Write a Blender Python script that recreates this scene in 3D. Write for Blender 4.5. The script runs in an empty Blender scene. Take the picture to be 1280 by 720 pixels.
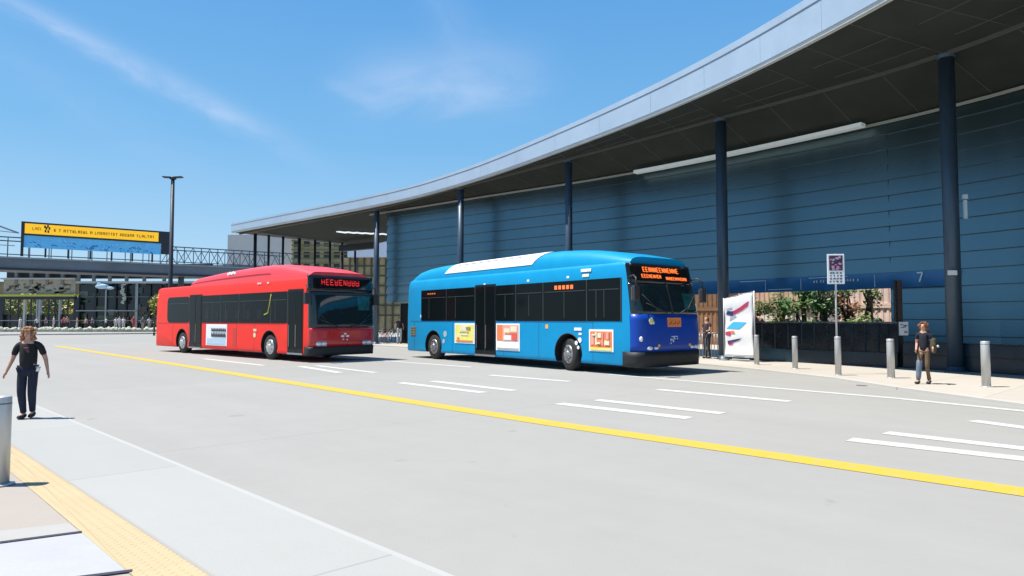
import bpy, bmesh, math, random
from mathutils import Vector, Matrix
C = bpy.context.scene.collection
SC = bpy.context.scene
rad = math.radians
PI = math.pi

# ------------------------------------------------------------------ camera
F, EYE, HZ = 850.0, 1.6, 400.0                      # focal length in photo pixels, eye height, horizon row
PITCH = math.atan((HZ - 360) / F)
cam = bpy.data.cameras.new('camera'); camo = bpy.data.objects.new('camera', cam); C.objects.link(camo)
cam.sensor_width = 36; cam.lens = F / 1280 * 36; cam.clip_start = .05; cam.clip_end = 3000
camo.location = (0, 0, EYE); camo.rotation_euler = (PI / 2 + PITCH, 0, 0)
SC.camera = camo

# ------------------------------------------------------------------ sky and sun
SUN_EL, SUN_AZ = 66.0, 270.0                       # azimuth clockwise from +Y: the sun stands to the left
w = bpy.data.worlds.new('World'); SC.world = w; w.use_nodes = True
nt = w.node_tree; nt.nodes.clear()
def N(t, **k):
    n = nt.nodes.new(t)
    for a, b in k.items(): setattr(n, a, b)
    return n
def mth(op, a, b=None, c=None):
    n = N('ShaderNodeMath', operation=op)
    for i, v in enumerate((a, b, c)):
        if v is None: continue
        if isinstance(v, (int, float)): n.inputs[i].default_value = v
        else: nt.links.new(v, n.inputs[i])
    return n.outputs[0]
sky = N('ShaderNodeTexSky', sky_type='NISHITA', sun_disc=False, sun_elevation=rad(SUN_EL), sun_rotation=rad(SUN_AZ),
        altitude=200, air_density=1.15, dust_density=.6, ozone_density=2.2)
SKY_STRENGTH = .105
geo = N('ShaderNodeNewGeometry'); sep = N('ShaderNodeSeparateXYZ')
tc = N('ShaderNodeTexCoord'); nt.links.new(tc.outputs['Generated'], sep.inputs[0])
dx, dy, dz = sep.outputs
yy = mth('MAXIMUM', dy, .05)
u = mth('DIVIDE', dx, yy); v = mth('DIVIDE', dz, yy)
def cloud(cx, cy, ang, ln, wd, strg, nscale, rough=.6):
    ca, sa = math.cos(ang), math.sin(ang)
    du = mth('SUBTRACT', u, cx); dv = mth('SUBTRACT', v, cy)
    a = mth('ADD', mth('MULTIPLY', du, ca), mth('MULTIPLY', dv, sa))
    b = mth('SUBTRACT', mth('MULTIPLY', dv, ca), mth('MULTIPLY', du, sa))
    cmb = N('ShaderNodeCombineXYZ'); nt.links.new(mth('MULTIPLY', a, .35), cmb.inputs[0]); nt.links.new(b, cmb.inputs[1])
    nz = N('ShaderNodeTexNoise'); nz.inputs['Scale'].default_value = nscale; nz.inputs['Detail'].default_value = 7
    nz.inputs['Roughness'].default_value = rough; nz.inputs['Distortion'].default_value = .6
    nt.links.new(cmb.outputs[0], nz.inputs['Vector'])
    wob = mth('MULTIPLY', mth('SUBTRACT', nz.outputs['Fac'], .5), wd * 1.6)
    b2 = mth('DIVIDE', mth('ADD', b, wob), wd); a2 = mth('DIVIDE', a, ln)
    e = mth('EXPONENT', mth('MULTIPLY', mth('ADD', mth('MULTIPLY', b2, b2), mth('POWER', mth('ABSOLUTE', a2), 4.0)), -1.0))
    return mth('MULTIPLY', mth('MULTIPLY', e, mth('MULTIPLY', mth('SUBTRACT', nz.outputs['Fac'], .18), 2.2)), strg)
cl = [cloud(-.575, .385, rad(-27), .27, .017, .42, 26), cloud(-.10, .36, rad(3), .14, .045, .42, 16),
      cloud(-.23, .335, rad(-24), .05, .010, .2, 30), cloud(-.10, .47, rad(-55), .10, .028, .13, 18),
      cloud(-.65, .33, rad(-30), .2, .03, .08, 20)]
tot = cl[0]
for c_ in cl[1:]: tot = mth('ADD', tot, c_)
tot = mth('MINIMUM', mth('MAXIMUM', tot, 0), .8)
hs = N('ShaderNodeHueSaturation'); hs.inputs['Saturation'].default_value = 1.12; hs.inputs['Value'].default_value = 1.0
nt.links.new(sky.outputs[0], hs.inputs['Color'])
ramp = N('ShaderNodeValToRGB'); nt.links.new(dz, ramp.inputs[0])
for p_, c_ in ((0, (2.9, 4.35, 5.5)), (.10, (2.2, 3.75, 5.3)), (.24, (1.15, 2.95, 5.05)), (.45, (.65, 2.25, 4.75)), (1, (.45, 1.35, 3.8))):
    e_ = ramp.color_ramp.elements[0] if p_ == 0 else ramp.color_ramp.elements[-1] if p_ == 1 else ramp.color_ramp.elements.new(p_)
    e_.color = (*[q_ / 8 for q_ in c_], 1)
sc8 = N('ShaderNodeVectorMath', operation='SCALE'); sc8.inputs['Scale'].default_value = 8; nt.links.new(ramp.outputs[0], sc8.inputs[0])
tint = N('ShaderNodeMix', data_type='RGBA'); tint.inputs['Factor'].default_value = .85
nt.links.new(hs.outputs[0], tint.inputs['A']); nt.links.new(sc8.outputs[0], tint.inputs['B'])
mix = N('ShaderNodeMix', data_type='RGBA'); nt.links.new(tot, mix.inputs['Factor'])
nt.links.new(tint.outputs['Result'], mix.inputs['A']); mix.inputs['B'].default_value = (3.9, 4.6, 6.0, 1)
bg = N('ShaderNodeBackground'); bg.inputs[1].default_value = SKY_STRENGTH
out = N('ShaderNodeOutputWorld'); nt.links.new(mix.outputs['Result'], bg.inputs[0]); nt.links.new(bg.outputs[0], out.inputs[0])

sl = bpy.data.lights.new('sun', 'SUN'); sl.energy = 4.9; sl.angle = rad(.5); sl.color = (1, .945, .865)
so = bpy.data.objects.new('sun', sl); C.objects.link(so)
az = rad(SUN_AZ); el = rad(SUN_EL)
SUNV = Vector((math.sin(az) * math.cos(el), (math.cos(az) - .06) * math.cos(el), math.sin(el)))
so.rotation_euler = (-SUNV).to_track_quat('-Z', 'Y').to_euler()
SC.view_settings.view_transform = 'Standard'; SC.view_settings.look = 'None'
SC.view_settings.exposure = .68; SC.view_settings.gamma = 1

# ------------------------------------------------------------------ helpers
def P(px, py, z=0.0):
    """where the line of sight through a photo pixel meets the height z"""
    ct, st = math.cos(PITCH), math.sin(PITCH)
    a, b = (px - 640) / F, (360 - py) / F
    d = Vector((a, ct - b * st, st + b * ct))
    t = (z - EYE) / d.z
    return Vector((d.x * t, d.y * t, z))
def PY(px, py, Y):
    ct, st = math.cos(PITCH), math.sin(PITCH)
    a, b = (px - 640) / F, (360 - py) / F
    d = Vector((a, ct - b * st, st + b * ct)); t = Y / d.y
    return Vector((d.x * t, Y, EYE + d.z * t))

class B:
    def __init__(s): s.m = bmesh.new()
    def face(s, pts, mi=0):
        f = s.m.faces.new([s.m.verts.new(p) for p in pts]); f.material_index = mi; return f
    def box(s, c, d, rz=0, ry=0, rx=0, mi=0):
        M = Matrix.Translation(c) @ Matrix.Rotation(rz, 4, 'Z') @ Matrix.Rotation(ry, 4, 'Y') @ Matrix.Rotation(rx, 4, 'X')
        vs = [s.m.verts.new(M @ Vector((x * d[0] / 2, y * d[1] / 2, z * d[2] / 2))) for x in (-1, 1) for y in (-1, 1) for z in (-1, 1)]
        for q in ((0, 1, 3, 2), (4, 6, 7, 5), (0, 4, 5, 1), (2, 3, 7, 6), (0, 2, 6, 4), (1, 5, 7, 3)):
            f = s.m.faces.new([vs[i] for i in q]); f.material_index = mi
        return s
    def bar(s, p0, p1, wd, ht, mi=0):
        """box beam between two points"""
        p0, p1 = Vector(p0), Vector(p1); d = p1 - p0; L = d.length
        M = Matrix.Translation((p0 + p1) / 2) @ d.to_track_quat('X', 'Z').to_matrix().to_4x4()
        vs = [s.m.verts.new(M @ Vector((x * L / 2, y * wd / 2, z * ht / 2))) for x in (-1, 1) for y in (-1, 1) for z in (-1, 1)]
        for q in ((0, 1, 3, 2), (4, 6, 7, 5), (0, 4, 5, 1), (2, 3, 7, 6), (0, 2, 6, 4), (1, 5, 7, 3)):
            f = s.m.faces.new([vs[i] for i in q]); f.material_index = mi
        return s
    def tube(s, pts, r, n=10, cap=True, mi=0):
        pts = [Vector(p) for p in pts]; rings = []
        rr = r if isinstance(r, (list, tuple)) else [r] * len(pts)
        for i, p in enumerate(pts):
            d = (pts[min(i + 1, len(pts) - 1)] - pts[max(i - 1, 0)]).normalized()
            q = d.to_track_quat('Z', 'Y')
            rings.append([s.m.verts.new(p + q @ Vector((math.cos(2 * PI * k / n) * rr[i], math.sin(2 * PI * k / n) * rr[i], 0))) for k in range(n)])
        for a, b in zip(rings, rings[1:]):
            for k in range(n):
                f = s.m.faces.new((a[k], a[(k + 1) % n], b[(k + 1) % n], b[k])); f.smooth = True; f.material_index = mi
        if cap:
            f = s.m.faces.new(rings[0][::-1]); f.material_index = mi
            f = s.m.faces.new(rings[-1]); f.material_index = mi
        return s
    def lathe(s, prof, axis='Y', c=(0, 0, 0), n=28, mi=0):
        c = Vector(c); rings = []
        for r, h in prof:
            ring = []
            for k in range(n):
                a = 2 * PI * k / n; p, q = r * math.cos(a), r * math.sin(a)
                ring.append(s.m.verts.new(c + (Vector((p, h, q)) if axis == 'Y' else Vector((p, q, h)) if axis == 'Z' else Vector((h, p, q)))))
            rings.append(ring)
        for a, b in zip(rings, rings[1:]):
            for k in range(n):
                f = s.m.faces.new((a[k], a[(k + 1) % n], b[(k + 1) % n], b[k])); f.smooth = True; f.material_index = mi
        s.m.faces.new(rings[0][::-1]).material_index = mi; s.m.faces.new(rings[-1]).material_index = mi
        return s
    def prism(s, pts, h0, h1, mi=0):
        a = [s.m.verts.new((p[0], p[1], h0)) for p in pts]; b = [s.m.verts.new((p[0], p[1], h1)) for p in pts]
        s.m.faces.new(a[::-1]).material_index = mi; s.m.faces.new(b).material_index = mi
        for i in range(len(pts)):
            j = (i + 1) % len(pts); s.m.faces.new((a[i], a[j], b[j], b[i])).material_index = mi
        return s
    def ball(s, c, r, u=12, v=8, mi=0):
        r = (r, r, r) if isinstance(r, (int, float)) else r
        M = Matrix.Translation(c) @ Matrix.Diagonal((r[0], r[1], r[2], 1))
        g = bmesh.ops.create_uvsphere(s.m, u_segments=u, v_segments=v, radius=1, matrix=M)
        for vt in g['verts']:
            for f in vt.link_faces: f.smooth = True; f.material_index = mi
        return s
    def grid(s, fn, nu, nv, smooth=True, mi=0):
        g = [[s.m.verts.new(fn(i / nu, j / nv)) for j in range(nv + 1)] for i in range(nu + 1)]
        for i in range(nu):
            for j in range(nv):
                f = s.m.faces.new((g[i][j], g[i + 1][j], g[i + 1][j + 1], g[i][j + 1])); f.smooth = smooth; f.material_index = mi
        return g
    def shell(s, fn, fn2, nu, nv, mi=0):
        """closed thin solid between two parametric sheets"""
        a = s.grid(fn, nu, nv, mi=mi); b = s.grid(fn2, nu, nv, mi=mi)
        def q(*v): f = s.m.faces.new(v); f.material_index = mi
        for i in range(nu): q(a[i][0], a[i + 1][0], b[i + 1][0], b[i][0]); q(a[i + 1][nv], a[i][nv], b[i][nv], b[i + 1][nv])
        for j in range(nv): q(a[0][j + 1], a[0][j], b[0][j], b[0][j + 1]); q(a[nu][j], a[nu][j + 1], b[nu][j + 1], b[nu][j])
        return s
    def build(s, name, mat, parent=None, bevel=0, recalc=True):
        if recalc: bmesh.ops.recalc_face_normals(s.m, faces=s.m.faces[:])
        if bevel:
            es = [e for e in s.m.edges if len(e.link_faces) == 2 and e.calc_face_angle(0) > .6]
            bmesh.ops.bevel(s.m, geom=es, offset=bevel, segments=2, profile=.6, affect='EDGES', clamp_overlap=True)
        me = bpy.data.meshes.new(name); s.m.to_mesh(me); s.m.free()
        for x in (mat if isinstance(mat, (list, tuple)) else [mat]): me.materials.append(x)
        o = bpy.data.objects.new(name, me); C.objects.link(o)
        if parent: o.parent = parent
        return o

def tag(o, label=None, cat=None, group=None, kind=None):
    for k, vv in (('label', label), ('category', cat), ('group', group), ('kind', kind)):
        if vv: o[k] = vv
    return o
def thing(name, label, cat, loc=(0, 0, 0), rz=0, group=None, scale=1):
    o = bpy.data.objects.new(name, None); C.objects.link(o); o.empty_display_size = .2
    o.location = loc; o.rotation_euler = (0, 0, rz); o.scale = (scale,) * 3
    return tag(o, label, cat, group)
def kids(o): return [x for x in C.objects if x.parent == o]
def copy_tree(o, parent=None):
    c = o.copy(); C.objects.link(c); c.parent = parent
    for k in kids(o): copy_tree(k, c)
    return c
def evaluated(o, name, mat, parent):
    bpy.context.view_layer.update()
    dg = bpy.context.evaluated_depsgraph_get()
    me = bpy.data.meshes.new_from_object(o.evaluated_get(dg))
    old = o.data; bpy.data.objects.remove(o)
    me.name = name
    me.materials.clear()
    for x in (mat if isinstance(mat, (list, tuple)) else [mat]): me.materials.append(x)
    n = bpy.data.objects.new(name, me); C.objects.link(n); n.parent = parent
    return n

# ------------------------------------------------------------------ materials
def mat(name, col, rough=.6, metal=0, var=.0, vscale=3, bump=0, bscale=30, spec=.5, emis=None, es=0, coat=0, trans=0, streak=False, col2=None, dirt=0):
    m = bpy.data.materials.new(name); m.use_nodes = True
    t = m.node_tree; b = t.nodes['Principled BSDF']
    b.inputs['Base Color'].default_value = (*col, 1); b.inputs['Roughness'].default_value = rough
    b.inputs['Metallic'].default_value = metal; b.inputs['Specular IOR Level'].default_value = spec
    b.inputs['Coat Weight'].default_value = coat; b.inputs['Coat Roughness'].default_value = .08
    b.inputs['Transmission Weight'].default_value = trans
    if emis: b.inputs['Emission Color'].default_value = (*emis, 1); b.inputs['Emission Strength'].default_value = es
    if var or col2 or dirt:
        co = t.nodes.new('ShaderNodeTexCoord'); mp = t.nodes.new('ShaderNodeMapping'); t.links.new(co.outputs['Object'], mp.inputs[0])
        if streak: mp.inputs['Scale'].default_value = (1, 1, .08)
        nz = t.nodes.new('ShaderNodeTexNoise'); nz.inputs['Scale'].default_value = vscale; nz.inputs['Detail'].default_value = 8; nz.inputs['Roughness'].default_value = .62
        t.links.new(mp.outputs[0], nz.inputs['Vector'])
        rp = t.nodes.new('ShaderNodeValToRGB'); t.links.new(nz.outputs['Fac'], rp.inputs[0])
        c2 = col2 or tuple(min(1, c * (1 + var)) for c in col); c1 = tuple(c * (1 - var) for c in col)
        rp.color_ramp.elements[0].position = .3; rp.color_ramp.elements[1].position = .7
        rp.color_ramp.elements[0].color = (*c1, 1); rp.color_ramp.elements[1].color = (*c2, 1)
        t.links.new(rp.outputs[0], b.inputs['Base Color'])
        mr = t.nodes.new('ShaderNodeMapRange'); mr.inputs['To Min'].default_value = max(0, rough - .08); mr.inputs['To Max'].default_value = min(1, rough + .1)
        t.links.new(nz.outputs['Fac'], mr.inputs['Value']); t.links.new(mr.outputs[0], b.inputs['Roughness'])
    if bump:
        co = t.nodes.new('ShaderNodeTexCoord'); nz = t.nodes.new('ShaderNodeTexNoise'); nz.inputs['Scale'].default_value = bscale; nz.inputs['Detail'].default_value = 6
        t.links.new(co.outputs['Object'], nz.inputs['Vector'])
        bp = t.nodes.new('ShaderNodeBump'); bp.inputs['Strength'].default_value = bump; bp.inputs['Distance'].default_value = .02
        t.links.new(nz.outputs['Fac'], bp.inputs['Height']); t.links.new(bp.outputs[0], b.inputs['Normal'])
    return m

def pave(name, col, stain=.10, joint=None, jrot=0, jcol=.55, fine=.05, rough=.85, spots=0.0, brush=False):
    """worn concrete: broad tone patches, fine grain, dark specks, tyre streaks along the road, saw-cut joints"""
    m = bpy.data.materials.new(name); m.use_nodes = True; t = m.node_tree; b = t.nodes['Principled BSDF']
    L = t.links.new
    def nd(k, **kw):
        n = t.nodes.new(k)
        for a, c in kw.items(): setattr(n, a, c)
        return n
    co = nd('ShaderNodeTexCoord'); mp = nd('ShaderNodeMapping'); mp.inputs['Rotation'].default_value = (0, 0, jrot); L(co.outputs['Object'], mp.inputs[0])
    def noise(scale, detail=6, vec=None, r=.6):
        n = nd('ShaderNodeTexNoise'); n.inputs['Scale'].default_value = scale; n.inputs['Detail'].default_value = detail; n.inputs['Roughness'].default_value = r
        L(vec or mp.outputs[0], n.inputs['Vector']); return n.outputs['Fac']
    def mt(op, a, c=None, d=None):
        n = nd('ShaderNodeMath', operation=op)
        for i, v_ in enumerate((a, c, d)):
            if v_ is None: continue
            if isinstance(v_, (int, float)): n.inputs[i].default_value = v_
            else: L(v_, n.inputs[i])
        return n.outputs[0]
    st = nd('ShaderNodeMapping'); st.inputs['Scale'].default_value = (.05, 1.2, 1); L(mp.outputs[0], st.inputs[0])
    f = mt('MULTIPLY_ADD', noise(.22, 5), stain * 1.6, 1 - stain * .8)
    f = mt('MULTIPLY', f, mt('MULTIPLY_ADD', noise(2.3, 7), stain, 1 - stain / 2))
    f = mt('MULTIPLY', f, mt('MULTIPLY_ADD', noise(1.0, 6, st.outputs[0]), stain * 1.2, 1 - stain * .6))
    f = mt('MULTIPLY', f, mt('MULTIPLY_ADD', noise(60, 4), fine * 2, 1 - fine))
    if spots:
        sp = nd('ShaderNodeMapRange'); sp.inputs['From Min'].default_value = .69; sp.inputs['From Max'].default_value = .76
        L(noise(1.7, 3, r=.5), sp.inputs['Value']); f = mt('MULTIPLY', f, mt('MULTIPLY_ADD', sp.outputs[0], -spots, 1))
    if joint:
        br = nd('ShaderNodeTexBrick'); br.offset = 0; br.inputs['Scale'].default_value = 1; br.inputs['Brick Width'].default_value = joint[0]; br.inputs['Row Height'].default_value = joint[1]
        br.inputs['Mortar Size'].default_value = joint[2]; br.inputs['Mortar Smooth'].default_value = .2
        br.inputs['Color1'].default_value = (1, 1, 1, 1); br.inputs['Color2'].default_value = (.94, .94, .94, 1); br.inputs['Mortar'].default_value = (jcol,) * 3 + (1,)
        L(mp.outputs[0], br.inputs['Vector']); f = mt('MULTIPLY', f, br.outputs['Color'])
    cm = nd('ShaderNodeVectorMath', operation='SCALE'); cm.inputs[0].default_value = col; L(f, cm.inputs['Scale'])
    L(cm.outputs[0], b.inputs['Base Color']); b.inputs['Roughness'].default_value = rough; b.inputs['Specular IOR Level'].default_value = .25
    bp = nd('ShaderNodeBump'); bp.inputs['Strength'].default_value = .25; bp.inputs['Distance'].default_value = .01
    L(noise(90, 5), bp.inputs['Height']); L(bp.outputs[0], b.inputs['Normal'])
    return m

def paint(name, col, wear=.35):
    """road paint with worn gaps showing the pavement tone"""
    m = bpy.data.materials.new(name); m.use_nodes = True; t = m.node_tree; b = t.nodes['Principled BSDF']
    co = t.nodes.new('ShaderNodeTexCoord'); nz = t.nodes.new('ShaderNodeTexNoise'); nz.inputs['Scale'].default_value = 9; nz.inputs['Detail'].default_value = 9; nz.inputs['Roughness'].default_value = .75
    t.links.new(co.outputs['Object'], nz.inputs['Vector'])
    rp = t.nodes.new('ShaderNodeValToRGB'); t.links.new(nz.outputs['Fac'], rp.inputs[0])
    e = rp.color_ramp.elements; e[0].position = .37; e[1].position = .49
    e[0].color = (*[a * (1 - wear) + .30 * wear for a in col], 1); e[1].color = (*col, 1)
    t.links.new(rp.outputs[0], b.inputs['Base Color']); b.inputs['Roughness'].default_value = .7; b.inputs['Specular IOR Level'].default_value = .3
    return m

RD = math.atan2(.733, -.68)                           # heading of the road, running away from the camera
M = dict(
    ground=pave('ground_concrete', (.22, .215, .20), .14),
    road=pave('road_concrete', (.292, .288, .266), .095, joint=(9.0, 40.0, .012), jrot=-RD, jcol=.82, spots=.17),
    band=pave('pale_band_concrete', (.335, .338, .318), .05, joint=(4.0, 60.0, .012), jrot=-RD, jcol=.8),
    walk=pave('sidewalk_concrete', (.43, .40, .35), .09, joint=(1.8, 1.8, .012), jrot=-RD, jcol=.72, spots=.12),
    leftwalk=pave('pavement_beige', (.335, .30, .262), .08),
    white=paint('road_paint_white', (.50, .50, .48), .6),
    yellow=paint('road_paint_yellow', (.50, .36, .04), .45),
    tactile=pave('tactile_cream', (.45, .36, .215), .08, joint=(.6, .6, .006), jrot=-RD, jcol=.85),
    dark_joint=mat('joint_rubber', (.03, .03, .05), .8),
    panel=pave('slab_white', (.37, .375, .38), .22, fine=.08),
    steel=mat('stainless_steel', (.50, .50, .48), .42, .35, var=.12, vscale=6, streak=True),
    steel_d=mat('steel_seam', (.16, .16, .16), .5, .5),
    column=mat('column_blue_black', (.045, .075, .11), .42, .25, var=.25, vscale=2.5, streak=True),
    dark=mat('dark_metal', (.028, .032, .040), .5, .3, var=.2, vscale=3),
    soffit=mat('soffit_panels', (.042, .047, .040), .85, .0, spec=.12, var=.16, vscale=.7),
    seam=mat('soffit_seam', (.20, .21, .18), .6),
    fascia=mat('fascia_metal', (.43, .52, .60), .38, .35, var=.06, vscale=.6),
    fascia_lip=mat('fascia_lip', (.52, .54, .52), .5, .1, var=.1, vscale=2),
    rooftop=mat('roof_membrane', (.35, .36, .36), .9, var=.1),
    cladding=mat('blue_metal_cladding', (.158, .215, .225), .30, .97, var=.07, vscale=.5, streak=True),
    glassband=mat('blue_glass_band', (.03, .12, .26), .12, .3, var=.2, vscale=1.2),
    letters=mat('pale_letters', (.55, .66, .75), .5),
    black=mat('black_panel', (.012, .014, .017), .25, .0, var=.4, vscale=2),
    plinth=mat('navy_plinth', (.010, .028, .042), .3, .1, var=.4, vscale=1.5),
    glass=mat('dark_glass', (.005, .008, .009), .10, 0, spec=.10),
    rubber=mat('tyre_rubber', (.018, .018, .018), .8, var=.3, vscale=12),
    rim=mat('wheel_rim', (.55, .55, .53), .35, .7, var=.15, vscale=9),
    hub=mat('hub_dark', (.05, .05, .05), .5, .4),
    lamp=mat('lamp_lens', (.75, .77, .78), .12, .2, coat=.5),
    amber=mat('amber_lens', (.8, .42, .08), .3),
    chrome=mat('trim_grey', (.30, .31, .32), .35, .6),
    decal=mat('decal_white', (.82, .83, .84), .5, var=.05),
    under=mat('underbody', (.01, .01, .01), .9),
    fabric_white=mat('banner_cloth', (.80, .80, .80), .8, var=.03, vscale=4),
)
def plain(name, r, g, b, rough=.6, **k): return mat(name, (r, g, b), rough, **k)

# ------------------------------------------------------------------ ground, road, markings
def sheet(name, pts, z, m, kind='structure', thick=0):
    b = B()
    if thick: b.prism([(p[0], p[1]) for p in pts], z - thick, z)
    else: b.face([(p[0], p[1], z) for p in pts])
    o = b.build(name, m, recalc=bool(thick)); o['kind'] = kind
    return o
sheet('ground', [(-900, -60), (900, -60), (900, 1600), (-900, 1600)], -.03, M['ground'])
U = Vector((-.68, .733, 0)).normalized(); NV = Vector((.733, .68, 0)).normalized()
def UV(a, c, z=0): p = U * a + NV * c; return Vector((p.x, p.y, z))
sheet('road', [(-190, -40), (60, -40), (60, 60), (-10, 90), (-190, 96)], 0, M['road'])
kb0, kb1 = P(60, 515), P(550, 720)                     # outer edge of the pale kerb band
kd = (kb0 - kb1).normalized(); kn = Vector((kd.y, -kd.x, 0))
if kn.x < 0: kn = -kn
KO = kb1
def K(a, c, z=0): p = KO + kd * a + kn * c; return (p.x, p.y, z)
sheet('kerb_band', [K(-12, -1.06), K(-12, 0), K(14.2, 0), K(17, -1.06)], .008, M['band'])
sheet('kerb_edge', [K(-12, 0), K(-12, .06), K(13.8, .06), K(14.2, 0)], .004, pave('kerb_edge_white', (.37, .372, .355), .05))
t0, t1 = P(50, 580), P(262, 720); w0, w1 = P(12, 590), P(162, 719)
def ext(a, b, k): return b + (b - a).normalized() * k
sheet('tactile_strip', [ext(t0, t1, 10), ext(t1, t0, 4.5), ext(w1, w0, 4.5), ext(w0, w1, 10)], .012, M['tactile'])
sheet('pavement', [K(-12, -1.06), K(17, -1.06), K(17, -8), K(-12, -12)], .006, M['leftwalk'])
ts = [o for o in C.objects if o.name == 'tactile_strip'][0]
bmt = bmesh.new(); bmt.from_mesh(ts.data); A_, B_, C_ = t1, t0, w1
ud = (t0 - t1).normalized(); vd = Vector((-ud.y, ud.x, 0)); vd = vd if vd.x < 0 else -vd
for i in range(-20, 130):
    for j in range(0, 11):
        c = t1 + ud * (i * .065) + vd * (.03 + j * .065)
        wl_ = ((w0 - w1).normalized()); side = (c - w1).cross(wl_).z
        if side * (t1 - w1).cross(wl_).z < 0: continue
        rg_ = [[bmt.verts.new((c.x + r_ * math.cos(a * PI / 4), c.y + r_ * math.sin(a * PI / 4), .0125 + h_)) for a in range(8)] for r_, h_ in ((.017, 0), (.009, .002))]
        for a in range(8): bmt.faces.new((rg_[0][a], rg_[0][(a + 1) % 8], rg_[1][(a + 1) % 8], rg_[1][a]))
        bmt.faces.new(rg_[1])
bmt.to_mesh(ts.data); bmt.free()
# band between tactile strip and kerb has a thin joint
tj = B(); a_, b_ = ext(t0, t1, 8), ext(t1, t0, 4); dd = (b_ - a_).normalized(); nn = Vector((-dd.y, dd.x, 0)) * .012
tj.face([(a_ + nn)[:2] + (.014,), (a_ - nn)[:2] + (.014,), (b_ - nn)[:2] + (.014,), (b_ + nn)[:2] + (.014,)])
tag(tj.build('pavement_joint', plain('joint_grey', .30, .29, .27, .9), recalc=False), kind='structure')
# pale slab with dark joints at the near left corner
s1a, s1b = P(102, 667), P(0, 680.5); s2a, s2b = P(165, 716), P(0, 737)
e1, e2 = ext(s1a, s1b, 3), ext(s2a, s2b, 3)
sheet('pavement_slab', [s1a, s2a, e2, e1], .010, M['panel'])
u1, u2 = P(60, 634), P(-60, 642)
sheet('pavement_slab', [P(86, 655), s1a, e1, ext(P(86, 655), P(0, 665), 3)], .0095, pave('slab_grey', (.35, .34, .32), .1))
for (a, b2) in ((s1a, e1), (s2a, e2)):
    d = (b2 - a).normalized(); n = Vector((-d.y, d.x, 0)) * .024; q = B()
    q.face([(a + n)[:2] + (.016,), (a - n)[:2] + (.016,), (b2 - n)[:2] + (.016,), (b2 + n)[:2] + (.016,)])
    tag(q.build('pavement_joint', M['dark_joint'], recalc=False), kind='structure')

mk = []
def stripe(a, b, wd, m=None, name='road_marking', z=.005):
    wd *= 1.9; a, b = P(*a), P(*b); d = (b - a); L = d.length; d.normalize(); n = Vector((-d.y, d.x, 0)) * wd / 2
    q = B(); k = max(1, int(L / 3))
    for i in range(k):
        c0, c1 = a + d * L * i / k, a + d * L * (i + 1) / k
        q.face([(c0 + n)[:2] + (z,), (c0 - n)[:2] + (z,), (c1 - n)[:2] + (z,), (c1 + n)[:2] + (z,)])
    bmesh.ops.remove_doubles(q.m, verts=q.m.verts, dist=.001)
    return tag(q.build(name, m or M['white'], recalc=False), kind='structure')
stripe((1330, 622.5), (985, 572.3), .215, M['yellow'], 'yellow_line'); stripe((985, 572.3), (690, 529.5), .215, M['yellow'], 'yellow_line')
stripe((690, 529.5), (525, 504), .215, M['yellow'], 'yellow_line'); stripe((525, 504), (215, 455), .215, M['yellow'], 'yellow_line'); stripe((215, 455), (70, 432.5), .215, M['yellow'], 'yellow_line')
for a, b, wd in (((1062, 549.5), (1290, 575), .17), ((1107, 541), (1290, 562), .16), ((698, 504.5), (862, 523), .16), ((745, 500), (904, 517), .15),
                 ((500, 478.5), (605, 491), .15), ((540, 476.5), (643, 488.5), .15), ((822, 487), (988, 502), .15), ((612, 469), (712, 477), .14),
                 ((880, 478), (1120, 498), .13), ((1120, 498), (1330, 519), .13), ((760, 468), (880, 478), .11),
                 ((375, 458), (425, 466), .15), ((395, 457), (470, 466), .12), ((255, 448.5), (330, 457), .13), ((480, 451), (590, 459), .12), ((1215, 526), (1290, 536), .16)):
    stripe(a, b, wd)
random.seed(4)
# worn patches and small iron covers in the road
iron = plain('cast_iron', .11, .11, .12, .7, var=.3, vscale=8)
for i, (px, py, r) in enumerate(((1077, 482, .13),)):
    p = P(px, py); q = B().lathe([(r, -.004), (r, .006), (r * .82, .006), (r * .8, .003), (.01, .003)], 'Z', (0, 0, .002), n=20)
    o = q.build('drain_cover', iron); o.location = p
    tag(o, ['small round iron cover in the road before the bollards', 'tiny iron plug in the road in front of the yellow line', 'small iron cover beyond the yellow line at right'][i], 'drain cover', 'iron covers set in the road')
# raised sidewalk in front of the station
KP = [(400, 424), (470, 431), (530, 434.5), (600, 437.8), (740, 444.5), (870, 453), (960, 462), (1050, 472), (1130, 484), (1280, 503.5), (1420, 523)]
kp = [P(x, y, .06) for x, y in KP]
far = [Vector((30, 6, 0)), Vector((30, 60, 0)), Vector((-10, 72, 0)), Vector((-28, 62, 0))]
sw = sheet('sidewalk', kp + far, .06, M['walk'], thick=.09)
kb = B()
for a, b in zip(kp, kp[1:]):
    d = (b - a).normalized(); n = Vector((d.y, -d.x, 0)); n = n if n.y < 0 else -n
    kb.bar((a + n * .09) + Vector((0, 0, -.045)), (b + n * .09) + Vector((0, 0, -.045)), .176, .1)
tag(kb.build('kerb', pave('kerb_concrete', (.44, .43, .39), .08)), kind='structure')

# ------------------------------------------------------------------ station building with its swooping canopy
def catmull(pts, per=8):
    pts = [Vector(p) for p in pts]; ex = [2 * pts[0] - pts[1]] + pts + [2 * pts[-1] - pts[-2]]; o = []
    for i in range(1, len(ex) - 2):
        p0, p1, p2, p3 = ex[i - 1:i + 3]
        for k in range(per):
            t = k / per
            o.append(.5 * ((2 * p1) + (p2 - p0) * t + (2 * p0 - 5 * p1 + 4 * p2 - p3) * t * t + (3 * p1 - p0 - 3 * p2 + p3) * t ** 3))
    o.append(pts[-1]); return o
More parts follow.
